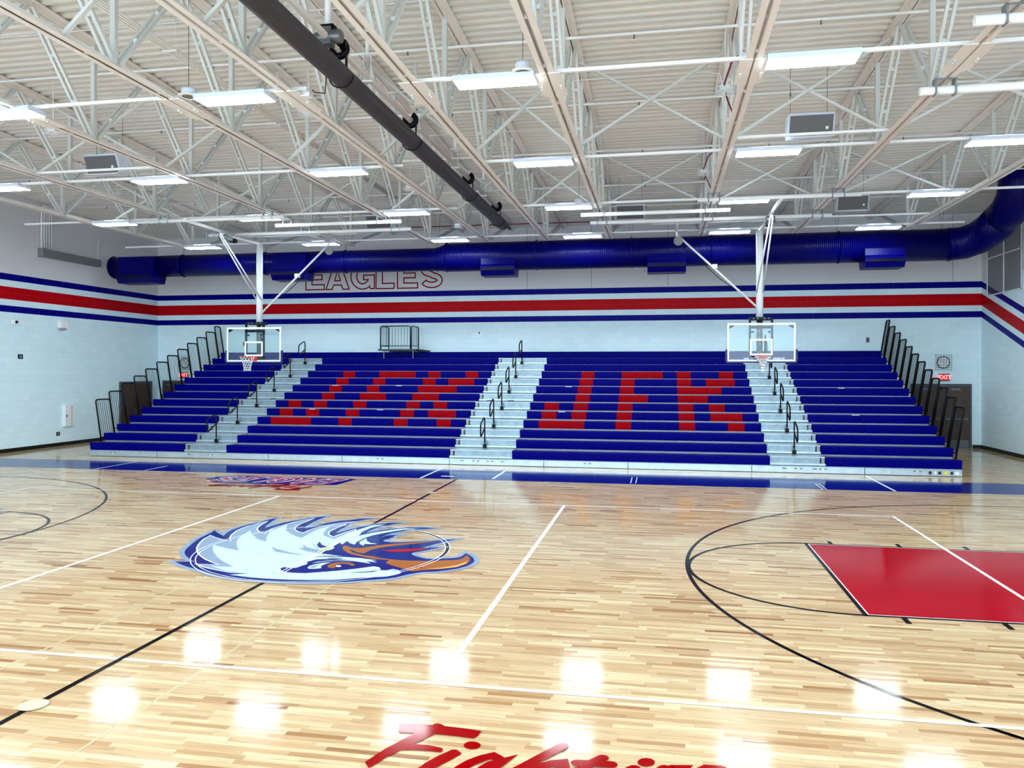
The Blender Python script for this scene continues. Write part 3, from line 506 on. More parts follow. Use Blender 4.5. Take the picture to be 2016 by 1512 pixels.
# ------------------------------------------------------------------ telescopic bleachers
Y1, RUN, Z1, RISE = 10.54, .6115, .417, .2425
BX0, BX1 = -12.36, 12.25
AISLES = ((-9.16, -7.79), (-.965, .82), (7.65, 9.02))
BLOCKS = ((-12.36, -9.16, 7), (-7.79, -.965, 15), (.82, 7.65, 15), (9.02, 12.25, 7))
LET = {10: (3, 6, 7, 8, 10, 13), 9: (3, 6, 10, 12, 13), 8: (3, 6, 10, 11, 12), 7: (3, 6, 7, 10, 11), 6: (1, 3, 6, 10, 12), 5: (1, 3, 6, 10, 12, 13), 4: (1, 2, 3, 6, 10, 13)}
def seat_mesh(name, mat, w=.4556):
    h = .232; t = .022; m = MB(); f = w/2
    # waterfall front, tapered towards the foot, shallow dished top
    P = lambda y, z, k: [(-f*k, y, z), (f*k, y, z)]
    rows = [P(.27, -.235+.06, 1), P(.27, -.012, 1), P(.12, -.012, 1), P(.03, 0, 1), P(.006, -.012, 1), P(0, -.04, 1), P(.008, -.14, .992), P(.02, -h, .965), P(.05, -h, .965)]
    V = [p for r in rows for p in r]; n = len(rows)
    m.add(V, [(2*i, 2*i+1, 2*i+3, 2*i+2) for i in range(n-1)]+[tuple(2*i for i in range(n)), tuple(2*i+1 for i in range(n-1, -1, -1)), (2*n-2, 2*n-1, 1, 0)])
    m.box(-.05, .05, -.004, .004, -.035, -.012)
    return m.mesh(name, mat)
SB = seat_mesh('seat_blue_shell', 'seat_blue'); SR = seat_mesh('seat_red_shell', 'seat_red')
def place(name, me, parent, loc, label=None):
    o = bpy.data.objects.new(name, me); COL.objects.link(o); o.parent = parent; o.location = loc
    if label: o['label'] = label
    return o
for k in range(1, 14):
    Y = Y1+RUN*(k-1); Z = Z1+RISE*(k-1)
    desc = {1: 'lowest row of blue bleacher seats, on the silver front skirt at the floor', 13: 'topmost row of blue bleacher seats, unbroken against the back wall'}.get(k)
    if not desc: desc = '%s row of %s bleacher seats up from the floor, across three silver aisles' % (ORD[k-1], 'blue and red' if k in LET else 'all blue')
    t = Thing('bleacher_row', desc, 'bleacher row', (0, Y, 0), 'telescopic bleacher rows')
    zd = Z-.20
    back = min(Y+RUN+.03, WB-.02)
    t.part('foot_deck', MB().box(BX0+.02, BX1-.02, Y+.05, back, zd-.03, zd), 'deckboard')
    zb = zd-.19 if k > 1 else .17
    t.part('riser', MB().box(BX0+.03, BX1-.03, Y+.05, Y+.07, max(zb, .17), zd-.0).box(BX0+.03, BX1-.03, Y+.02, Y+.08, zd-.075, zd-.03), 'deckboard')
    if k == 1:
        xs = [-12.36, -10.06, -6.44, -4.15, -.96, 1.71, 3.99, 7.19, 9.96, 12.25]
        for a, b in zip(xs, xs[1:]): t.part('skirt_panel', MB().box(a+.008, b-.008, Y-.01, Y+.03, .012, .168).box(a+.008, b-.008, Y-.02, Y+.03, .158, .17), 'galv', bevel=.003)
        t.part('skirt_shadow_strip', MB().box(BX0+.03, BX1-.03, Y+.035, Y+.05, .0, .20), 'under')  # dark strip standing in for the shade above the skirt
    for (a, b) in (AISLES if k < 13 else ()):
        c = .13 if k < 13 else 0
        left_cap = a+.07 if a < 3 else a; right_cap = b if a < 3 else b-.07
        t.part('aisle_step', MB().box(a, b, Y-.005, Y+.30, Z-.215, Z-.165), 'galv', bevel=.004)
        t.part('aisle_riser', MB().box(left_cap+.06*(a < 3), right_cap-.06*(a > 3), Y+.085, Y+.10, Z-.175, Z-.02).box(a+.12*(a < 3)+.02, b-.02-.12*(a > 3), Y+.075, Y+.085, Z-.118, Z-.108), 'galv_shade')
        t.part('shadow_strip', MB().box(a+.01, b-.01, Y+.03, Y+.05, Z-.25, Z-.213), 'under')  # solid dark strip standing in for shade under the step
        t.part('aisle_tread', MB().box(a+.01, b-.01, Y+.035, back, Z-.02, Z), 'galv', bevel=.003)
        if a < 3: t.part('step_end_cap', MB().box(a+.02, a+.10, Y+.02, Y+.1, Z-.165, Z-.02), 'deckboard', bevel=.01)
        else: t.part('step_end_cap', MB().box(b-.10, b-.02, Y+.02, Y+.1, Z-.165, Z-.02), 'deckboard', bevel=.01)
    if k < 13:
        for bi, (a, b, nn) in enumerate(BLOCKS):
            w = (b-a)/nn
            for i in range(nn):
                red = bi in (1, 2) and k in LET and i in LET[k]
                place('seat', SR if red else SB, t.o, (a+w*(i+.5), 0, Z), 'red seat' if red else None)
    else:
        nn = 54; w = (BX1-BX0)/nn
        for i in range(nn): place('seat', SB, t.o, (BX0+w*(i+.5), 0, Z))
    if k == 1:
        for (x, kind) in ((-11.55, 0), (-9.0, 1), (-8.3, 0), (-3.0, 0), (-.6, 2), (-.2, 0), (.2, 0), (.55, 2), (2.9, 0), (8.0, 2), (8.35, 0), (8.75, 2), (8.95, 0), (11.2, 0)):
            zz = .115
            if kind == 0:
                t.part('warning_label', MB().box(x-.10, x-.03, Y-.022, Y-.02, zz-.008, zz+.01).box(x+.03, x+.10, Y-.022, Y-.02, zz-.008, zz+.01), 'label_black')
                t.part('warning_label', MB().box(x-.11, x+.11, Y-.0215, Y-.0195, zz-.014, zz-.009).box(x-.02, x+.02, Y-.022, Y-.02, zz-.014, zz+.012), 'white')
            else: t.part('warning_label', MB().box(x-.05, x+.05, Y-.022, Y-.02, zz-.008, zz+.01), 'label_black')
        for x, w, mt in ((11.5, .07, 'label_black'), (11.62, .04, 'white'), (11.72, .07, 'label_black'), (11.86, .10, 'label_yellow'), (12.0, .06, 'label_black'), (12.12, .09, 'white')):
            t.part('warning_label', MB().box(x-w/2, x+w/2, Y-.022, Y-.0195, .05, .125), mt)
    if k in (5, 7, 8):
        for x in ((-8.9, -8.2, -.6, .1) if k == 7 else (-6.2, -3.9, 1.9, 10.3)):
            t.part('number_label', MB().box(x-.1, x+.1, Y-.012, Y-.004, (Z-.215 if k == 7 else Z-.012), (Z-.2 if k == 7 else Z+.002)), 'label_black' if k == 7 else 'white')

for x, nm in ((-12.2, 'left'), (12.1, 'right')):
    t = Thing('steel_scaffold', 'dark raked steel scaffold under the %s end of the bleacher rows' % nm, 'scaffold', (x, 14, 0))
    m = MB()
    for k in range(2, 14):
        yy = Y1+RUN*(k-1)+.34; m.box(x-.02, x+.02, yy-.02, yy+.02, .05, Z1+RISE*(k-1)-.235)
    t.part('frame_posts', m, 'under'); t.part('frame_rail', MB().bar((x, Y1+.9, .25), (x, Y1+RUN*12+.36, Z1+RISE*12-.30), .04, .05).box(x-.03, x+.03, Y1+.5, Y1+RUN*12+.4, 0, .05), 'under')
# guard rails at both ends
def guard(side, k):
    Y = Y1+RUN*(k-1); Z = Z1+RISE*(k-1); xb = -12.40 if side < 0 else 12.29; xt = xb+side*.2
    ya, yb = (Y-.06, Y+.58) if k < 13 else (Y-.05, Y+.35)
    z0, z1 = Z-.22, Z+1.04
    row = '%s seat row from the floor' % ORD[k-1] if k < 13 else 'topmost seat row'
    t = Thing('guard_rail', 'black barred guard rail at the %s end of the %s' % ('left' if side < 0 else 'right', row), 'guard rail', (xb, Y, z0), '%s end guard rails' % ('left' if side < 0 else 'right'))
    X = lambda z: xb+(xt-xb)*(z-z0)/(z1-z0)
    p = []
    r = .07
    p = [(X(z0-.12), ya, z0-.12), (X(z1-r), ya, z1-r), (X(z1-.02), ya+.02, z1-.02), (X(z1), ya+r, z1), (X(z1), yb-r, z1), (X(z1-.02), yb-.02, z1-.02), (X(z1-r), yb, z1-r), (X(z0+.05), yb, z0+.05)]
    t.part('rail_frame', MB().tube(p, .024, 8), 'black')
    t.part('bottom_rail', MB().cyl((X(z0+.08), ya, z0+.08), (X(z0+.08), yb, z0+.08), .015, 8), 'black')
    b = MB(); nb = 6 if k < 13 else 4
    for i in range(1, nb+1):
        yy = ya+(yb-ya)*i/(nb+1); b.cyl((X(z0+.08), yy, z0+.08), (X(z1-.01), yy, z1-.01), .0065, 6)
    t.part('bars', b, 'black')
for k in range(2, 14): guard(-1, k); guard(1, k)
# aisle handrails
def handrail_parts(t, x, Y, z0):
    t.part('base_block', MB().box(x-.05, x+.05, Y-.075, Y-.006, z0-.0, z0+.11), 'black', bevel=.01)
    t.part('post', MB().cyl((x, Y-.04, z0+.1), (x, Y-.04, z0+.82), .02, 10), 'black')
    t.part('hand_loop', MB().tube([(x, Y-.04, z0+.80), (x, Y-.07, z0+.85), (x, Y-.13, z0+.87), (x, Y-.5, z0+.74), (x, Y-.56, z0+.68), (x, Y-.57, z0+.46), (x, Y-.54, z0+.38), (x, Y-.48, z0+.37), (x, Y-.04, z0+.58)], .021, 10), 'black')
    t.part('collar', MB().tube([(x, Y-.04, z0+.115), (x, Y-.04, z0+.145)], .028, 10), 'steel_bare')
for nm, x in (('left', -8.46), ('middle', -.08), ('right', 8.34)):
    for j, k in enumerate((2, 4, 6, 8, 10, 12)):
        Y = Y1+RUN*(k-1); z0 = Z1+RISE*(k-1)-.235
        t = Thing('aisle_handrail', 'black looped handrail in the %s aisle, %s one up from the floor' % (nm, ORD[j]), 'handrail', (x, Y, z0), 'handrails of the %s aisle' % nm)
        handrail_parts(t, x, Y, z0)
# camera platform
t = Thing('viewing_platform', 'small dark railed platform standing above the top seat row', 'platform', (-4.75, 17.4, 2.89))
t.part('platform_deck', MB().box(-5.58, -4.10, 17.32, 18.45, 3.37, 3.43), 'teal', bevel=.006); t.part('side_step', MB().box(-4.10, -3.86, 17.45, 18.4, 3.33, 3.40), 'dark')
for x in (-5.36, -4.22): t.part('platform_leg', MB().box(x-.012, x+.012, 17.36, 17.39, 2.9, 3.37), 'steel_bare')
t.part('platform_skirt', MB().box(-5.3, -4.3, 17.8, 17.86, 3.33, 3.37), 'under')
def rail_panel(a, b, nb):
    a = Vector(a); b = Vector(b); d = (b-a).normalized(); up = Vector((0, 0, 1)); h = .86; r = .07
    t.part('rail_frame', MB().tube([a, a+up*(h-r), a+up*(h-.02)+d*.02, a+up*h+d*r, b+up*h-d*r, b+up*(h-.02)-d*.02, b+up*(h-r), b], .022, 8), 'teal')
    m = MB().cyl(a+up*.12, b+up*.12, .015, 8)
    for i in range(1, nb+1):
        q = a+(b-a)*i/(nb+1); m.cyl(q+up*.12, q+up*(h-.01), .008, 6)
    t.part('rail_bars', m, 'teal')
rail_panel((-5.50, 17.38, 3.43), (-4.33, 17.38, 3.43), 9); rail_panel((-5.50, 17.42, 3.43), (-5.50, 18.3, 3.43), 5); rail_panel((-4.30, 17.42, 3.43), (-4.30, 18.3, 3.43), 5)

# ------------------------------------------------------------------ air duct along the back wall
DY = 15.0
t = Thing('air_duct', 'long navy blue round air duct hung below the roof along the back wall', 'air duct', (0, DY, 6.4))
t.part('duct_run', MB().tube([(-14.95, DY, 6.40), (-2.6, DY, 6.40), (-2.25, DY, 6.45), (13.4, DY, 6.46)], [.385, .385, .475, .48], 40), 'duct')
path = [(13.38, 15, 6.46), (13.78, 14.93, 6.49), (14.1, 14.68, 6.6), (14.3, 14.3, 6.78), (14.42, 13.85, 7.0)]
el = MB().tube(path, .49, 32); [el.sm.__setitem__(i, True) for i in range(len(el.sm))]
t.part('elbow', el, 'duct')
t.part('riser_elbow', MB().tube([(14.40, 13.95, 6.95), (14.50, 13.5, 7.2), (14.53, 13.2, 7.5), (14.54, 13.1, 7.85), (14.54, 13.1, deck_z(13)+.02)], .49, 32), 'duct')
def ring(x, r, z): 
    return MB().tube([(x, DY+r*math.cos(a*PI/16), z+r*math.sin(a*PI/16)) for a in range(32)], .022, 8, closed=True)
for x in (-14.9, -12.1, -8.87, -5.88, -2.6): t.part('flange', ring(x, .39, 6.40), 'duct')
for x in (-2.25, .81, 3.93, 6.42, 10.24, 13.4): t.part('flange', ring(x, .485, 6.46), 'duct')
for (a, b) in ((-14.42, -13.0), (-8.42, -7.19), (-.98, .15), (4.43, 5.63), (10.91, 12.03)):
    v = t.part('air_vent', MB().prism([(15.1, 6.72), (14.60, 6.70), (14.50, 6.12), (14.44, 6.04), (14.44, 5.92), (14.55, 5.76), (15.2, 5.76), (15.3, 6.05)], 0, a, b), 'duct_flat')
    t.part('vent_lip', MB().prism([(14.48, 6.13), (14.40, 6.05), (14.40, 6.035), (14.50, 6.03)], 0, a+.02, b-.02), 'duct_flat', parent=v)
    t.part('vent_slot', MB().box(a+.06, b-.06, 14.415, 14.445, 5.93, 5.99), 'black', parent=v)
for x in (-12.1, -8.9, -5.9, -2.6, .8, 3.9, 7, 10.2, 13.2):
    for s in (-1, 1): t.part('hanger_wire', MB().cyl((x, DY+s*.02, 6.8), (x+s*.12, DY, deck_z(DY)), .004, 4), 'dark')

# ------------------------------------------------------------------ roof trusses
TX = [-11.13, -8.35, -5.32, -2.58, -.65, 1.30, 3.28, 6.07, 8.83, 11.96]
NB = [-1.2+3.05*i for i in range(-4, 6)]
def top_z(y): return deck_z(y)-.13
ZBOT = 6.80
def build_truss(x, label):
    t = Thing('roof_truss', label, 'roof truss', (x, 0, ZBOT), 'roof trusses running to the back wall')
    m = MB()
    for s in (-1, 1): m.box(*sorted((x+s*.014, x+s*.105)), NB[0]-.15, 14.2, ZBOT, ZBOT+.012).box(*sorted((x+s*.014, x+s*.026)), NB[0]-.15, 14.2, ZBOT, ZBOT+.10)
    for yy in [NB[0]+1.0+1.52*i for i in range(20)]: m.box(x-.014, x+.014, yy, yy+.06, ZBOT+.002, ZBOT+.03)
    t.part('bottom_chord', m, 'steel')
    m = MB()
    for s in (-1, 1):
        for (ya, yb) in ((-13.4, 0), (0, 18.45)):
            za, zb = top_z(ya), top_z(yb)
            m.bar((x+s*.075, ya, za+.11), (x+s*.075, yb, zb+.11), .11, .014, side=(1, 0, 0)); m.bar((x+s*.022, ya, za+.06), (x+s*.022, yb, zb+.06), .014, .11, side=(1, 0, 0))
    t.part('top_chord', m, 'steel')
    m = MB()
    for s in (-1, 1): m.add([(x+s*.014, .02, ZBOT-.012), (x+s*.19, .02, ZBOT-.012), (x+s*.19, .92, ZBOT-.012), (x+s*.12, .98, ZBOT-.012), (x+s*.014, .98, ZBOT-.012)]+[(x+s*.014, .02, ZBOT), (x+s*.19, .02, ZBOT), (x+s*.19, .92, ZBOT), (x+s*.12, .98, ZBOT), (x+s*.014, .98, ZBOT)], [(0, 1, 2, 3, 4), (9, 8, 7, 6, 5)]+[(i, i+5, (i+1) % 5+5, (i+1) % 5) for i in range(5)])
    t.part('splice_plate', m, 'steel')
    for s in (-1, 1):
        for yy in (.5, .58): t.part('splice_bolt', MB().cyl((x+s*.14, yy, ZBOT-.045), (x+s*.14, yy, ZBOT-.01), .014, 8).cyl((x+s*.14, yy, ZBOT-.03), (x+s*.14, yy, ZBOT-.012), .024, 6), 'web')
    for i, y in enumerate(NB):
        t.part('vertical_web', MB().box(x-.038, x+.038, y-.038, y+.038, ZBOT+.02, top_z(y)+.06), 'web')
        for d in (-1, 1):
            yt = y+d*1.525
            if i == 9 and d == 1: yt = 17.6
            a = Vector((0, y+d*.04, ZBOT+.05)); b = Vector((0, yt-d*.04, top_z(yt)+.04)); m = MB()
            for s in (-1, 1): m.bar(a+Vector((x+s*.05, 0, 0)), b+Vector((x+s*.05, 0, 0)), .045, .05, side=(1, 0, 0))
            for f in (.3, .65): q = a+(b-a)*f+Vector((x, 0, 0)); m.box(q.x-.03, q.x+.03, q.y-.03, q.y+.03, q.z-.03, q.z+.03)
            t.part('diagonal_web', m, 'web')
    return t
proto = build_truss(TX[0], 'off-white roof truss, leftmost of the ten')
for i, x in enumerate(TX[1:], 1):
    o = dup(proto.o)
    lab = 'off-white roof truss, rightmost of the ten' if i == 9 else 'off-white roof truss, %s of the ten counted from the left' % ORD[i]
    retag(o, lab, (x, 0, ZBOT))
# diagonal cross bracing between neighbouring trusses
for j, y in enumerate((-2.2, 3.9, 9.6)):
    for i in range(len(TX)-1):
        a, b = TX[i], TX[i+1]
        t = Thing('cross_bracing', 'crossed white braces joining %s and %s trusses from the left, %s' % (ORD[i], ORD[i+1], ('nearest set', 'middle set', 'set by the duct')[j]), 'bracing', (a, y, ZBOT), 'cross bracing, set %s' % ('nearest', 'middle', 'farthest')[j])
        t.part('brace_bar', MB().bar((a+.06, y, ZBOT+.06), (b-.06, y, top_z(y)+.02), .06, .045, side=(0, 1, 0)), 'web')
        t.part('brace_bar', MB().bar((b-.06, y+.07, ZBOT+.06), (a+.06, y+.07, top_z(y)+.02), .05, .04, side=(0, 1, 0)), 'web')
# bottom strut that carries the speakers, and pipe runs under the deck
for i, (a, b) in enumerate(((6.2, 8.75), (-8.3, -5.4), (2.9, 6.0), (8.9, 11.9), (-5.3, -2.6))):
    y = (3.86, 3.86, 11.9, 11.9, 11.9)[i]
    single('speaker_strut', MB().box(a, b, y-.022, y+.022, ZBOT+.03, ZBOT+.075), 'pipe', ('slotted white strut under the large speaker right of centre', 'slotted white strut under the large speaker on the left', 'white strut under the far speaker beside the right hoop pipes', 'white strut under the far right speaker', 'white strut under the far left speaker')[i], 'strut')
for i, y in enumerate((-.3, 2.62, 5.7, 8.88, 12.1, 14.6)):
    z = top_z(y)-.12
    t = Thing('sprinkler_pipe', 'white sprinkler pipe crossing under the roof deck, %s counted from the camera' % ORD[i], 'pipe', (0, y, z), 'sprinkler pipes')
    t.part('pipe', MB().cyl((-15.4, y, z), (15.4, y, z), .026, 10), 'pipe')
    for x in (-13, -9.8, -6.6, -3.4, .4, 4.4, 7.4, 10.4, 13.4):
        t.part('sprinkler_head', MB().cyl((x, y, z), (x, y, z-.07), .012, 8).lathe([(0, 0), (.022, -.0), (.022, -.004), (0, -.004)], (x, y, z-.08), 8), 'steel_bare')
for i, y in enumerate((1.1, 4.6, 7.3, 10.3, 13.3)):
    z = top_z(y)-.05
    single('roof_conduit', MB().tube([(-13, y, z), (5.7, y, z), (5.95, y, z-.06), (6.0, y, z-.3), (6.0, y, 7.0)], .012, 6), 'pipe', 'thin cream conduit across the roof turning down a truss, %s counted from the camera' % ORD[i], 'conduit', 'thin roof conduits')
for i, (x, y0, y1) in enumerate(((-3.3, -1.5, 12.5), (9.9, -2, 13.2))):
    t = Thing('conduit_rack', 'bundle of parallel conduits running to the back wall on the %s' % ('left', 'right')[i], 'conduits', (x, 0, 7.9), 'conduit bundles')
    for j in range(4): t.part('conduit', MB().cyl((x+j*.06, y0, 8.0), (x+j*.06, y1, 7.95), .016, 6), 'deck')
    for yy in (1.0, 5.0, 9.0): t.part('trapeze_hanger', MB().box(x-.04, x+.22, yy-.02, yy+.02, 7.955, 7.98).cyl((x-.02, yy, 7.96), (x-.02, yy, deck_z(yy)), .006, 5).cyl((x+.2, yy, 7.96), (x+.2, yy, deck_z(yy)), .006, 5), 'pipe')
single('red_conduit', MB().tube([(-6, 16.2, 7.75), (9.9, 16.2, 7.72)], .018, 8), 'redpipe', 'thin dark red conduit above the air duct', 'conduit')
for i, (x, y, z) in enumerate(((6.0, 2.71, 7.3), (5.96, 8.32, 7.3))):
    single('red_cable', MB().tube([(x+.1, y-.9, 7.62), (x-.05, y-.6, 7.55), (x-.12, y-.1, 7.4), (x-.05, y+.3, 7.3), (x+.1, y+.6, 7.05)], .016, 6), 'redpipe', 'dark red cable sleeve beside the %s caged alarm left of the right hoop' % ('nearer', 'farther')[i], 'cable')

# ------------------------------------------------------------------ high-bay lights on cross struts
DEF = [-10.3, -5.95, -1.73, 2.53, 6.84, 11.02]
ROWS = [(-13.1, DEF), (-8.7, DEF), (-4.3, DEF), (.15, [-9.8, -5.58, -1.54, 2.52, 6.82, 11.0]), (4.68, [-9.93, -5.94, -1.77, 2.55, 6.84, 10.89]), (9.05, [-10.36, -5.96, -1.73, 2.55, 6.84, 11.15]), (13.45, [-10.37, -6.12, -1.74, 2.48, 6.86, 11.01])]
ROWN = {3: 'nearest row', 4: 'second row', 5: 'third row', 6: 'farthest row by the duct'}
lp = None
for r, (y, xs) in enumerate(ROWS):
    vis = r >= 3
    for (sa, sb, sn) in (((-13.3, -.36, 'left'), (1.2, 13.3, 'right')) if y < 12 else ((-13.3, 13.3, ''),)):
        single('light_strut', MB().box(sa, sb, y-.025, y+.025, ZBOT+.035, ZBOT+.085), 'pipe', ('long white strut above the %s of lights%s' % (ROWN[r], ', on the %s of the curtain' % sn if sn else '')) if vis else 'long white strut over the near half of the gym', 'strut', None if vis else 'struts over the near half')
    for c, x in enumerate(xs):
        lab = 'bright rectangular ceiling light, %s of six in the %s' % (('leftmost', 'second from left', 'third from left', 'third from right', 'second from right', 'rightmost')[c], ROWN[r]) if vis else 'rectangular ceiling light over the near half of the gym'
        if r == 3: lab = ('ceiling light of the nearest row beyond the left edge of the view', 'bright rectangular ceiling light cut by the left edge, in the nearest row', 'bright ceiling light left of the rolled curtain, in the nearest row', 'bright ceiling light just right of the rolled curtain, in the nearest row', 'bright ceiling light toward the top right, in the nearest row', 'ceiling light of the nearest row beyond the right edge of the view')[c]
        grp = ('lights of the '+ROWN[r]) if vis else 'lights over the near half'
        if lp is None:
            t = Thing('ceiling_light', lab, 'ceiling light', (x, y, 6.75), grp); lp = t.o
            t.part('housing', MB().box(x-.585, x+.585, y-.19, y+.19, 6.762, 6.835), 'housing', bevel=.004)
            t.part('lens', MB().box(x-.572, x+.572, y-.178, y+.178, 6.752, 6.7615), 'lens')
            t.part('added_uplight', MB().box(x-.27, x+.27, y-.15, y+.15, 6.8352, 6.842), 'uplight_fill')  # glowing panel added on top of the fixture to brighten the deck
            for u in (-.5, .3): t.part('driver_box', MB().box(x+u, x+u+.2, y-.06, y+.06, 6.835, 6.88), 'housing')
        else:
            o = dup(lp); o['label'] = lab; o['group'] = grp; o['category'] = 'ceiling light'; o.location = (x, y, 6.75)

# ------------------------------------------------------------------ speakers and small fittings on the roof
def cabinet(x, y, lab, w=.82):
    t = Thing('speaker_cabinet', lab, 'speaker', (x, y, 7.0), 'hung speaker cabinets')
    t.part('cabinet', MB().prism([(y-.02, 7.40), (y-.02, 7.35), (y+.12, 7.02), (y+.42, 7.02), (y+.42, 7.4)], 0, x-w/2, x+w/2), 'housing', bevel=.01)
    a, b = Vector((0, y-.035, 7.35)), Vector((0, y+.105, 7.015)); nn = Vector((0, -.92, -.39))
    m = MB(); V = []
    for u in (0, 1):
        for (px, q) in ((x-w/2+.03, a), (x+w/2-.03, a), (x+w/2-.03, b), (x-w/2+.03, b)): V.append((px, q.y+nn.y*.006*u, q.z+nn.z*.006*u))
    m.add(V, [(0, 1, 2, 3), (7, 6, 5, 4), (0, 4, 5, 1), (1, 5, 6, 2), (2, 6, 7, 3), (3, 7, 4, 0)]); t.part('grille', m, 'speaker_cloth')
    t.part('badge', MB().box(x+w/2-.16, x+w/2-.11, y+.03, y+.055, 7.10, 7.15), 'white')
    t.part('yoke', MB().tube([(x-w/2-.02, y+.2, 7.3), (x-w/2-.02, y+.05, 7.0), (x-w/2+.03, y+.03, 6.97), (x+w/2-.03, y+.03, 6.97), (x+w/2+.02, y+.05, 7.0), (x+w/2+.02, y+.2, 7.3)], .009, 6), 'pipe')
    for u in (-.33, .33): t.part('hanging_rod', MB().cyl((x+u, y+.3, 7.4), (x+u, y+.3, deck_z(y)+.03), .004, 5), 'dark')
cabinet(7.58, 4.43, 'large grey speaker cabinet hung between the trusses right of centre'); cabinet(-7.31, 4.55, 'large grey speaker cabinet hung between the trusses on the left')
cabinet(9.95, 11.75, 'far speaker cabinet behind the right hoop frame pipes, right side'); cabinet(3.98, 11.98, 'far speaker cabinet between the middle and the right hoop'); cabinet(-3.66, 12.1, 'far speaker cabinet just right of the left hoop frame')
for x, y, lab in ((2.95, -.03, 'round ceiling speaker beside the nearest centre light'), (-2.25, .05, 'round ceiling speaker at the left end of the nearest left light'), (2.83, 8.9, 'round ceiling speaker above the far centre light')):
    t = Thing('round_speaker', lab, 'speaker', (x, y, 7.0), 'round ceiling speakers')
    t.part('speaker_can', MB().lathe([(0, .12), (.10, .12), (.11, .10), (.11, .01)], (x, y, 6.82), 24), 'housing'); t.part('speaker_rim', MB().lathe([(.0, .012), (.16, .012), (.16, 0), (.10, -.004), (.10, .002)], (x, y, 6.82), 28), 'deck')
    t.part('speaker_grille', MB().lathe([(0, -.002), (.10, -.002)], (x, y, 6.82), 24), 'speaker_cloth'); t.part('hanging_rod', MB().cyl((x, y, 6.94), (x, y, deck_z(y)+.03), .004, 5), 'dark')
for i, (x, y, side, lab) in enumerate(((-6.91, 2.71, 1, 'caged white alarm strobe by the third truss from the left'), (-1.5, 2.62, 1, 'caged white alarm strobe left of the rolled curtain, nearer one'), (-1.48, 8.57, 1, 'caged white alarm strobe left of the rolled curtain, farther one'), (6.0-.1, 2.71, 1, 'caged alarm with a red sleeve on the truss left of the near speaker'), (5.85, 8.32, 1, 'caged alarm with a red sleeve farther along the same truss'), (-6.54, 8.01, 1, 'caged white alarm above the left hoop'), (5.18, 14.4, 1, 'caged alarm by the duct left of the right hoop pole'), (-1.62, 14.0, 1, 'caged alarm by the duct at the middle'))):
    z = 7.3
    t = Thing('caged_alarm', lab, 'alarm', (x, y, z), 'caged alarms')
    t.part('alarm_body', MB().box(x-.09, x+.09, y-.07, y+.07, z+.02, z+.10), 'white', bevel=.01)
    g = MB()
    for u in (-.14, -.07, 0, .07, .14): g.cyl((x+u, y-.12, z-.02), (x+u, y+.12, z-.02), .005, 5).cyl((x+u, y-.12, z-.02), (x+u, y-.12, z+.14), .005, 5).cyl((x+u, y+.12, z-.02), (x+u, y+.12, z+.14), .005, 5)
    for w in (-.12, -.04, .04, .12): g.cyl((x-.14, y+w, z-.02), (x+.14, y+w, z-.02), .005, 5)
    for zz in (.05, .14): g.cyl((x-.14, y-.12, z+zz), (x+.14, y-.12, z+zz), .005, 5).cyl((x-.14, y+.12, z+zz), (x+.14, y+.12, z+zz), .005, 5).cyl((x-.14, y-.12, z+zz), (x-.14, y+.12, z+zz), .005, 5).cyl((x+.14, y-.12, z+zz), (x+.14, y+.12, z+zz), .005, 5)
    t.part('wire_cage', g, 'white')
    t.part('drop_rod', MB().cyl((x, y, z+.1), (x, y, deck_z(y)-.01), .008, 6), 'pipe')

# ------------------------------------------------------------------ rolled divider curtain
CXR = .33
t = Thing('divider_curtain', 'charcoal divider curtain rolled up along the middle of the roof', 'curtain', (CXR, 5, 6.87))
r0 = .165
roll = [(CXR+r0*1.0*math.cos(a*PI/12)+.0, 6.87+r0*.86*math.sin(a*PI/12)) for a in range(24)]
roll[5] = (roll[5][0], roll[5][1]-.03)
t.part('curtain_roll', MB().prism(roll, 1, -13.4, 11.65), 'curtain', bevel=0)
t.part('core_tube', MB().cyl((CXR+.1, -13.4, 6.86), (CXR+.1, 12.2, 6.86), .05, 14), 'curtain')
t.part('drive_tube', MB().cyl((.30, -13.4, 7.26), (.30, 11.3, 7.26), .05, 14), 'steel')
for y in (-4.2, -.2, 3.09, 7.57, 10.92):
    t.part('pulley', MB().tube([(.30+.105*math.cos(a*PI/14), y, 7.26+.105*math.sin(a*PI/14)) for a in range(-18, 6)], .05, 10), 'black')
    t.part('lift_strap', MB().box(.40, .415, y-.03, y+.03, 6.87, 7.27).tube([(CXR+.185*math.cos(a*PI/10), y, 6.87+.165*math.sin(a*PI/10)) for a in range(-10, 1)], .012, 6), 'black')
for y in (.9, 3.4, 6.3, 9.2):
    t.part('tube_hanger', MB().cyl((.24, y, 7.2), (.24, y, 7.62), .008, 6).cyl((.36, y, 7.2), (.36, y, 7.62), .008, 6).box(.2, .4, y-.04, y+.04, 7.17, 7.2).box(.2, .4, y-.05, y+.05, 7.6, 7.615).cyl((.3, y, 7.61), (.3, y, top_z(y)), .03, 10), 'pipe')
mo = t.part('drive_motor', MB().tube([(.08, -.62, 7.26), (.16, -.62, 7.26), (.2, -.62, 7.26), (.5, -.62, 7.26), (.52, -.62, 7.26)], [.05, .08, .095, .095, .07], 16).box(.22, .38, -.70, -.54, 7.14, 7.38), 'steel_bare')
t.part('motor_can', MB().cyl((.34, -.5, 7.3), (.34, -.2, 7.3), .06, 16).box(.31, .43, -.29, -.2, 7.23, 7.36), 'black', parent=mo)
t.part('motor_bracket', MB().box(.19, .41, -.68, -.52, 7.40, 7.42).box(.2, .215, -.64, -.56, 7.32, 7.41).box(.385, .4, -.64, -.56, 7.32, 7.41), 'black', parent=mo)
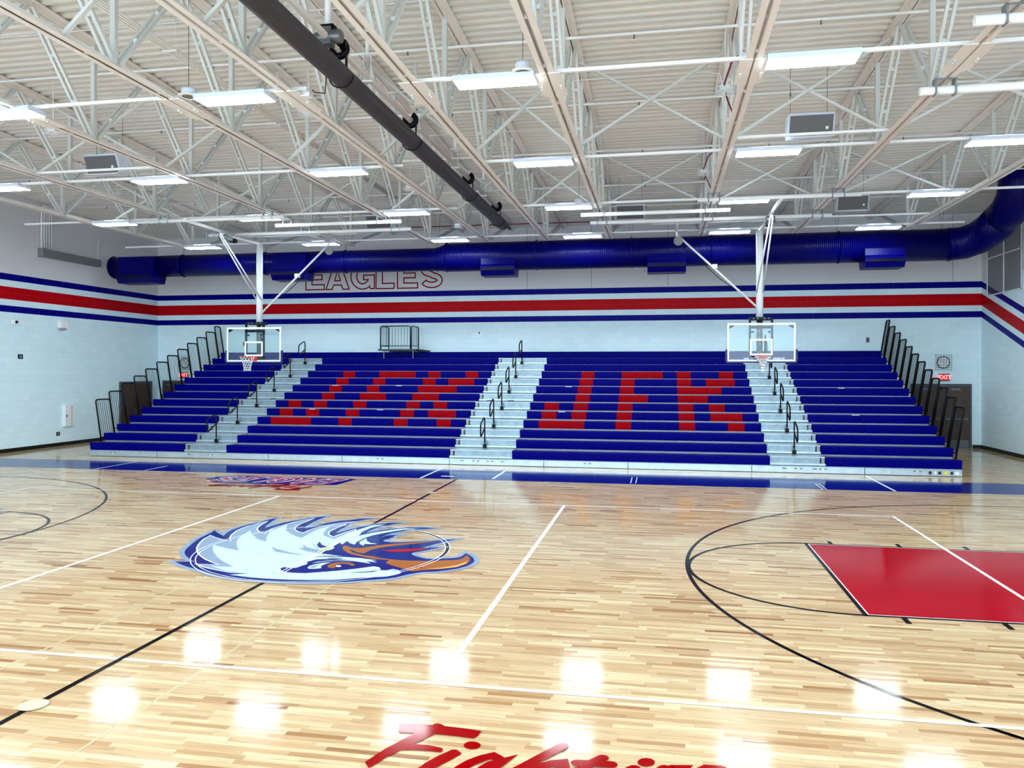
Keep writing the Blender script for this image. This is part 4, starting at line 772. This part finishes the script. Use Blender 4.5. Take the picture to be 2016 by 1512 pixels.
t.part('motor_drop_pipe', MB().cyl((.3, -.6, 7.42), (.3, -.6, deck_z(0)), .045, 12), 'pipe')
t.part('power_cord', MB().tube([(.2, -.6, 7.15), (.1, -.2, 6.9), (-.05, .1, 6.75), (-.3, .3, 6.85), (-.42, .35, 6.95)], .008, 6), 'black')
single('junction_box', MB().box(-.50, -.36, .22, .36, 6.78, 6.92).box(-.47, -.39, .21, .22, 6.81, 6.89), 'pipe', 'small white outlet box with the curtain motor cord plugged in', 'junction box', bevel=.004)

# ------------------------------------------------------------------ basketball hoops
def net_mesh(cx, cy, tight):
    m = MB(); n = 12; L = 6; top = .222
    rad = [top, .185, .15, .125, .11, .10, .10] if not tight else [top, .16, .105, .065, .045, .04, .055]
    def P(i, j, sh): a = 2*PI*(i+.5*sh)/n; return (cx+rad[j]*math.cos(a), cy+rad[j]*math.sin(a), 3.045-.44*j/L)
    for j in range(L):
        for i in range(n):
            s0, s1 = j % 2, (j+1) % 2
            if s0 == 0: m.cyl(P(i, j, 0), P(i, j+1, 1), .006, 5).cyl(P(i, j, 0), P(i-1, j+1, 1), .006, 5)
            else: m.cyl(P(i, j, 1), P(i, j+1, 0), .006, 5).cyl(P(i, j, 1), P(i+1, j+1, 0), .006, 5)
    return m
def hoop(hx, by, my, inner, side, tight):
    t = Thing('basketball_hoop', '%s basketball hoop with a glass backboard hung from the roof on a white mast' % side, 'basketball hoop', (hx, by, 2.86))
    zb, zt, w = 2.90, 3.97, .914
    g = t.part('backboard_glass', MB().box(hx-w+.03, hx+w-.03, by, by+.012, zb+.03, zt-.03), 'glass')
    t.part('backboard_frame', MB().box(hx-w, hx+w, by-.012, by+.035, zb, zb+.05).box(hx-w, hx+w, by-.012, by+.035, zt-.055, zt).box(hx-w, hx-w+.045, by-.012, by+.035, zb+.05, zt-.055).box(hx+w-.045, hx+w, by-.012, by+.035, zb+.05, zt-.055), 'white', bevel=.006)
    q = .305
    t.part('target_square', MB().box(hx-q, hx+q, by-.006, by-.001, 3.48, 3.53).box(hx-q, hx+q, by-.006, by-.001, 3.07, 3.12).box(hx-q, hx-q+.05, by-.006, by-.001, 3.12, 3.48).box(hx+q-.05, hx+q, by-.006, by-.001, 3.12, 3.48), 'white')
    pr = [(hx-w-.05, 3.22), (hx-w-.055, 2.93), (hx-w-.02, 2.855), (hx+w+.02, 2.855), (hx+w+.055, 2.93), (hx+w+.05, 3.22), (hx+w+.03, 3.25), (hx+w, 3.22), (hx+w, 2.90), (hx-w, 2.90), (hx-w, 3.22), (hx-w-.03, 3.25)]
    t.part('edge_padding', MB().prism(pr, 1, by-.03, by+.05), 'pad')
    fr = MB()
    for s in (-1, 1):
        fr.box(*sorted((hx+s*.27, hx+s*.325)), by+.045, by+.10, zb+.02, 4.10).box(*sorted((hx+s*.19, hx+s*.27)), by+.05, by+.09, 3.70, 3.75)
        for z, dz in ((zt-.06, -1), (zb+.05, 1)): fr.prism([(hx+s*(w-.05), z), (hx+s*(w-.18), z), (hx+s*(w-.18), z+dz*.03), (hx+s*(w-.05), z+dz*.1)], 1, by+.013, by+.03)
    fr.box(hx-.27, hx+.27, by+.05, by+.10, 3.82, 3.90).box(hx-.30, hx+.30, by+.05, my-.02, 4.06, 4.14).box(hx-.27, hx+.27, by+.03, by+.10, 2.93, 2.99)
    t.part('mounting_frame', fr, 'dark')
    for x in (-.2, -.09, .09, .2): t.part('adjuster_bolt', MB().tube([(hx+x, by+.02, 4.10), (hx+x, by+.05, 4.10)], .018, 8), 'steel_bare')
    t.part('mast', MB().cyl((hx, my, 4.08), (hx, my, 6.62), .098, 24), 'white'); t.part('lower_mast', MB().cyl((hx, my, 2.97), (hx, my, 4.08), .085, 24), 'steel_bare')
    t.part('height_crank', MB().tube([(hx+.14, my-.1, 3.05), (hx+.14, my-.1, 3.6), (hx+.14, my-.1, 3.66)], [.022, .022, .008], 8), 'dark')
    cy = by-.16-.2286
    rim = t.part('rim', MB().tube([(hx+.2286*math.cos(a*PI/20), cy+.2286*math.sin(a*PI/20), 3.05) for a in range(40)], .0095, 10, closed=True), 'orange')
    t.part('rim_bracket', MB().box(hx-.12, hx+.12, by-.03, by-.006, 2.92, 3.06).prism([(by-.02, 3.058), (by-.02, 2.94), (by-.17, 3.035), (by-.17, 3.055)], 0, hx-.1, hx-.092).prism([(by-.02, 3.058), (by-.02, 2.94), (by-.17, 3.035), (by-.17, 3.055)], 0, hx+.092, hx+.1).box(hx-.11, hx+.11, by-.17, by-.02, 3.045, 3.056), 'orange', parent=rim)
    t.part('net', net_mesh(hx, cy, tight), 'net', parent=rim)
    # roof frame
    pz = 6.66; A, B, C = (8.2, 9.5, 10.65)
    if hx > 0: runs = ((A, 5.7, 9.32), (B, 2.82, 6.55), (C, 2.96, 9.18), (12.3, 4.6, 9.2))
    else: runs = ((A+.15, -9.4, -4.86), (B, -5.68, -2.04), (C, -8.43, -2.13), (12.3, -8.9, -4.4))
    for (y, a, b) in runs:
        z = pz if y < 12 else ZBOT+.08
        p = t.part('support_pipe', MB().cyl((a, y, z), (b, y, z), .05 if y < 12 else .03, 16), 'pipe')
        for tx in TX:
            cl = MB()
            if a-.1 < tx < b+.1 and y < 12:
                for s in (-1, 1): cl.box(tx+s*.125-.012, tx+s*.125+.012, y-.056, y+.056, z-.058, ZBOT+.02)
                cl.box(tx-.13, tx+.13, y-.1, y-.08, ZBOT-.02, ZBOT-.005)
                t.part('pipe_clamp', cl, 'grey' if hx > 0 else 'galv', parent=p)
    pv = (hx, 9.95, 6.60)
    t.part('pivot_beam', MB().cyl((hx, A, pz-.02), (hx, 10.8, pz-.02), .045, 14), 'pipe')
    t.part('mast_link', MB().bar((hx, 9.95, 6.56), (hx, my, 6.62), .07, .07), 'pipe')
    m = MB()
    for s in (-1, 1): m.cyl((hx+s*.03, 9.95, 6.52), (hx+s*.085, my-.03, 4.85), .022, 10)
    t.part('folding_brace', m, 'pipe')
    bx = hx-2.3 if hx > 0 else hx+2.27; s = 1 if hx > 0 else -1
    t.part('side_brace', MB().cyl((bx, 12.3, 6.55), (hx-s*.08, my, 4.45), .03, 12), 'pipe')
    t.part('brace_lock', MB().box(bx+(hx-bx)*.46-.07, bx+(hx-bx)*.46+.07, 12.25, 12.37, 5.55, 5.67), 'white')
    t.part('brace_hanger', MB().cyl((bx, 10.6, pz), (bx, 12.4, pz), .035, 12).cyl((bx, 12.3, pz), (bx, 12.3, 6.5), .035, 12), 'pipe')
    t.part('cable_reel', MB().tube([(bx+.04, 12.24, 6.36), (bx+.04, 12.30, 6.36)], .13, 20), 'grey')
    t.part('power_cable', MB().tube([(bx+.04, 12.25, 6.3), (bx+(hx-bx)*.3, 12.28, 5.75), (bx+(hx-bx)*.5, 12.3, 5.3), (bx+(hx-bx)*.7, 12.3, 4.95)], .01, 6), 'black')
    w = t.part('winch', MB().tube([(hx-.12, 10.1, 6.5), (hx+.1, 10.1, 6.5)], .08, 16).box(hx-.06, hx+.06, 10.2, 10.5, 6.44, 6.56), 'steel_bare')
    t.part('winch_motor', MB().cyl((hx+.0, 10.5, 6.48), (hx+.0, 10.75, 6.48), .07, 14), 'black', parent=w)
    t.part('hoist_cable', MB().cyl((hx, 10.1, 6.55), (bx, 12.3, 6.62), .005, 5), 'steel_bare')
hoop(7.60, 12.0, 12.38, -1, 'right-hand', True)
hoop(-7.625, 11.84, 12.2, 1, 'left-hand', False)
# roof pipes of the court basket at the top right corner
t = Thing('hoop_support_frame', 'two white pipes clamped under the rightmost trusses at the top right corner', 'pipe frame', (10, 0, 6.66))
for (y, a, b) in ((1.33, 8.5, 13.4), (-1.03, 8.38, 13.4)):
    p = t.part('support_pipe', MB().cyl((a, y, 6.66), (b, y, 6.66), .06, 18), 'pipe')
    for tx in (8.83, 11.96):
        cl = MB()
        for s in (-1, 1): cl.box(tx+s*.13-.012, tx+s*.13+.012, y-.068, y+.068, 6.59, ZBOT+.02)
        cl.box(tx-.14, tx+.14, y-.11, y-.09, ZBOT-.02, ZBOT-.005)
        t.part('pipe_clamp', cl, 'grey', parent=p)
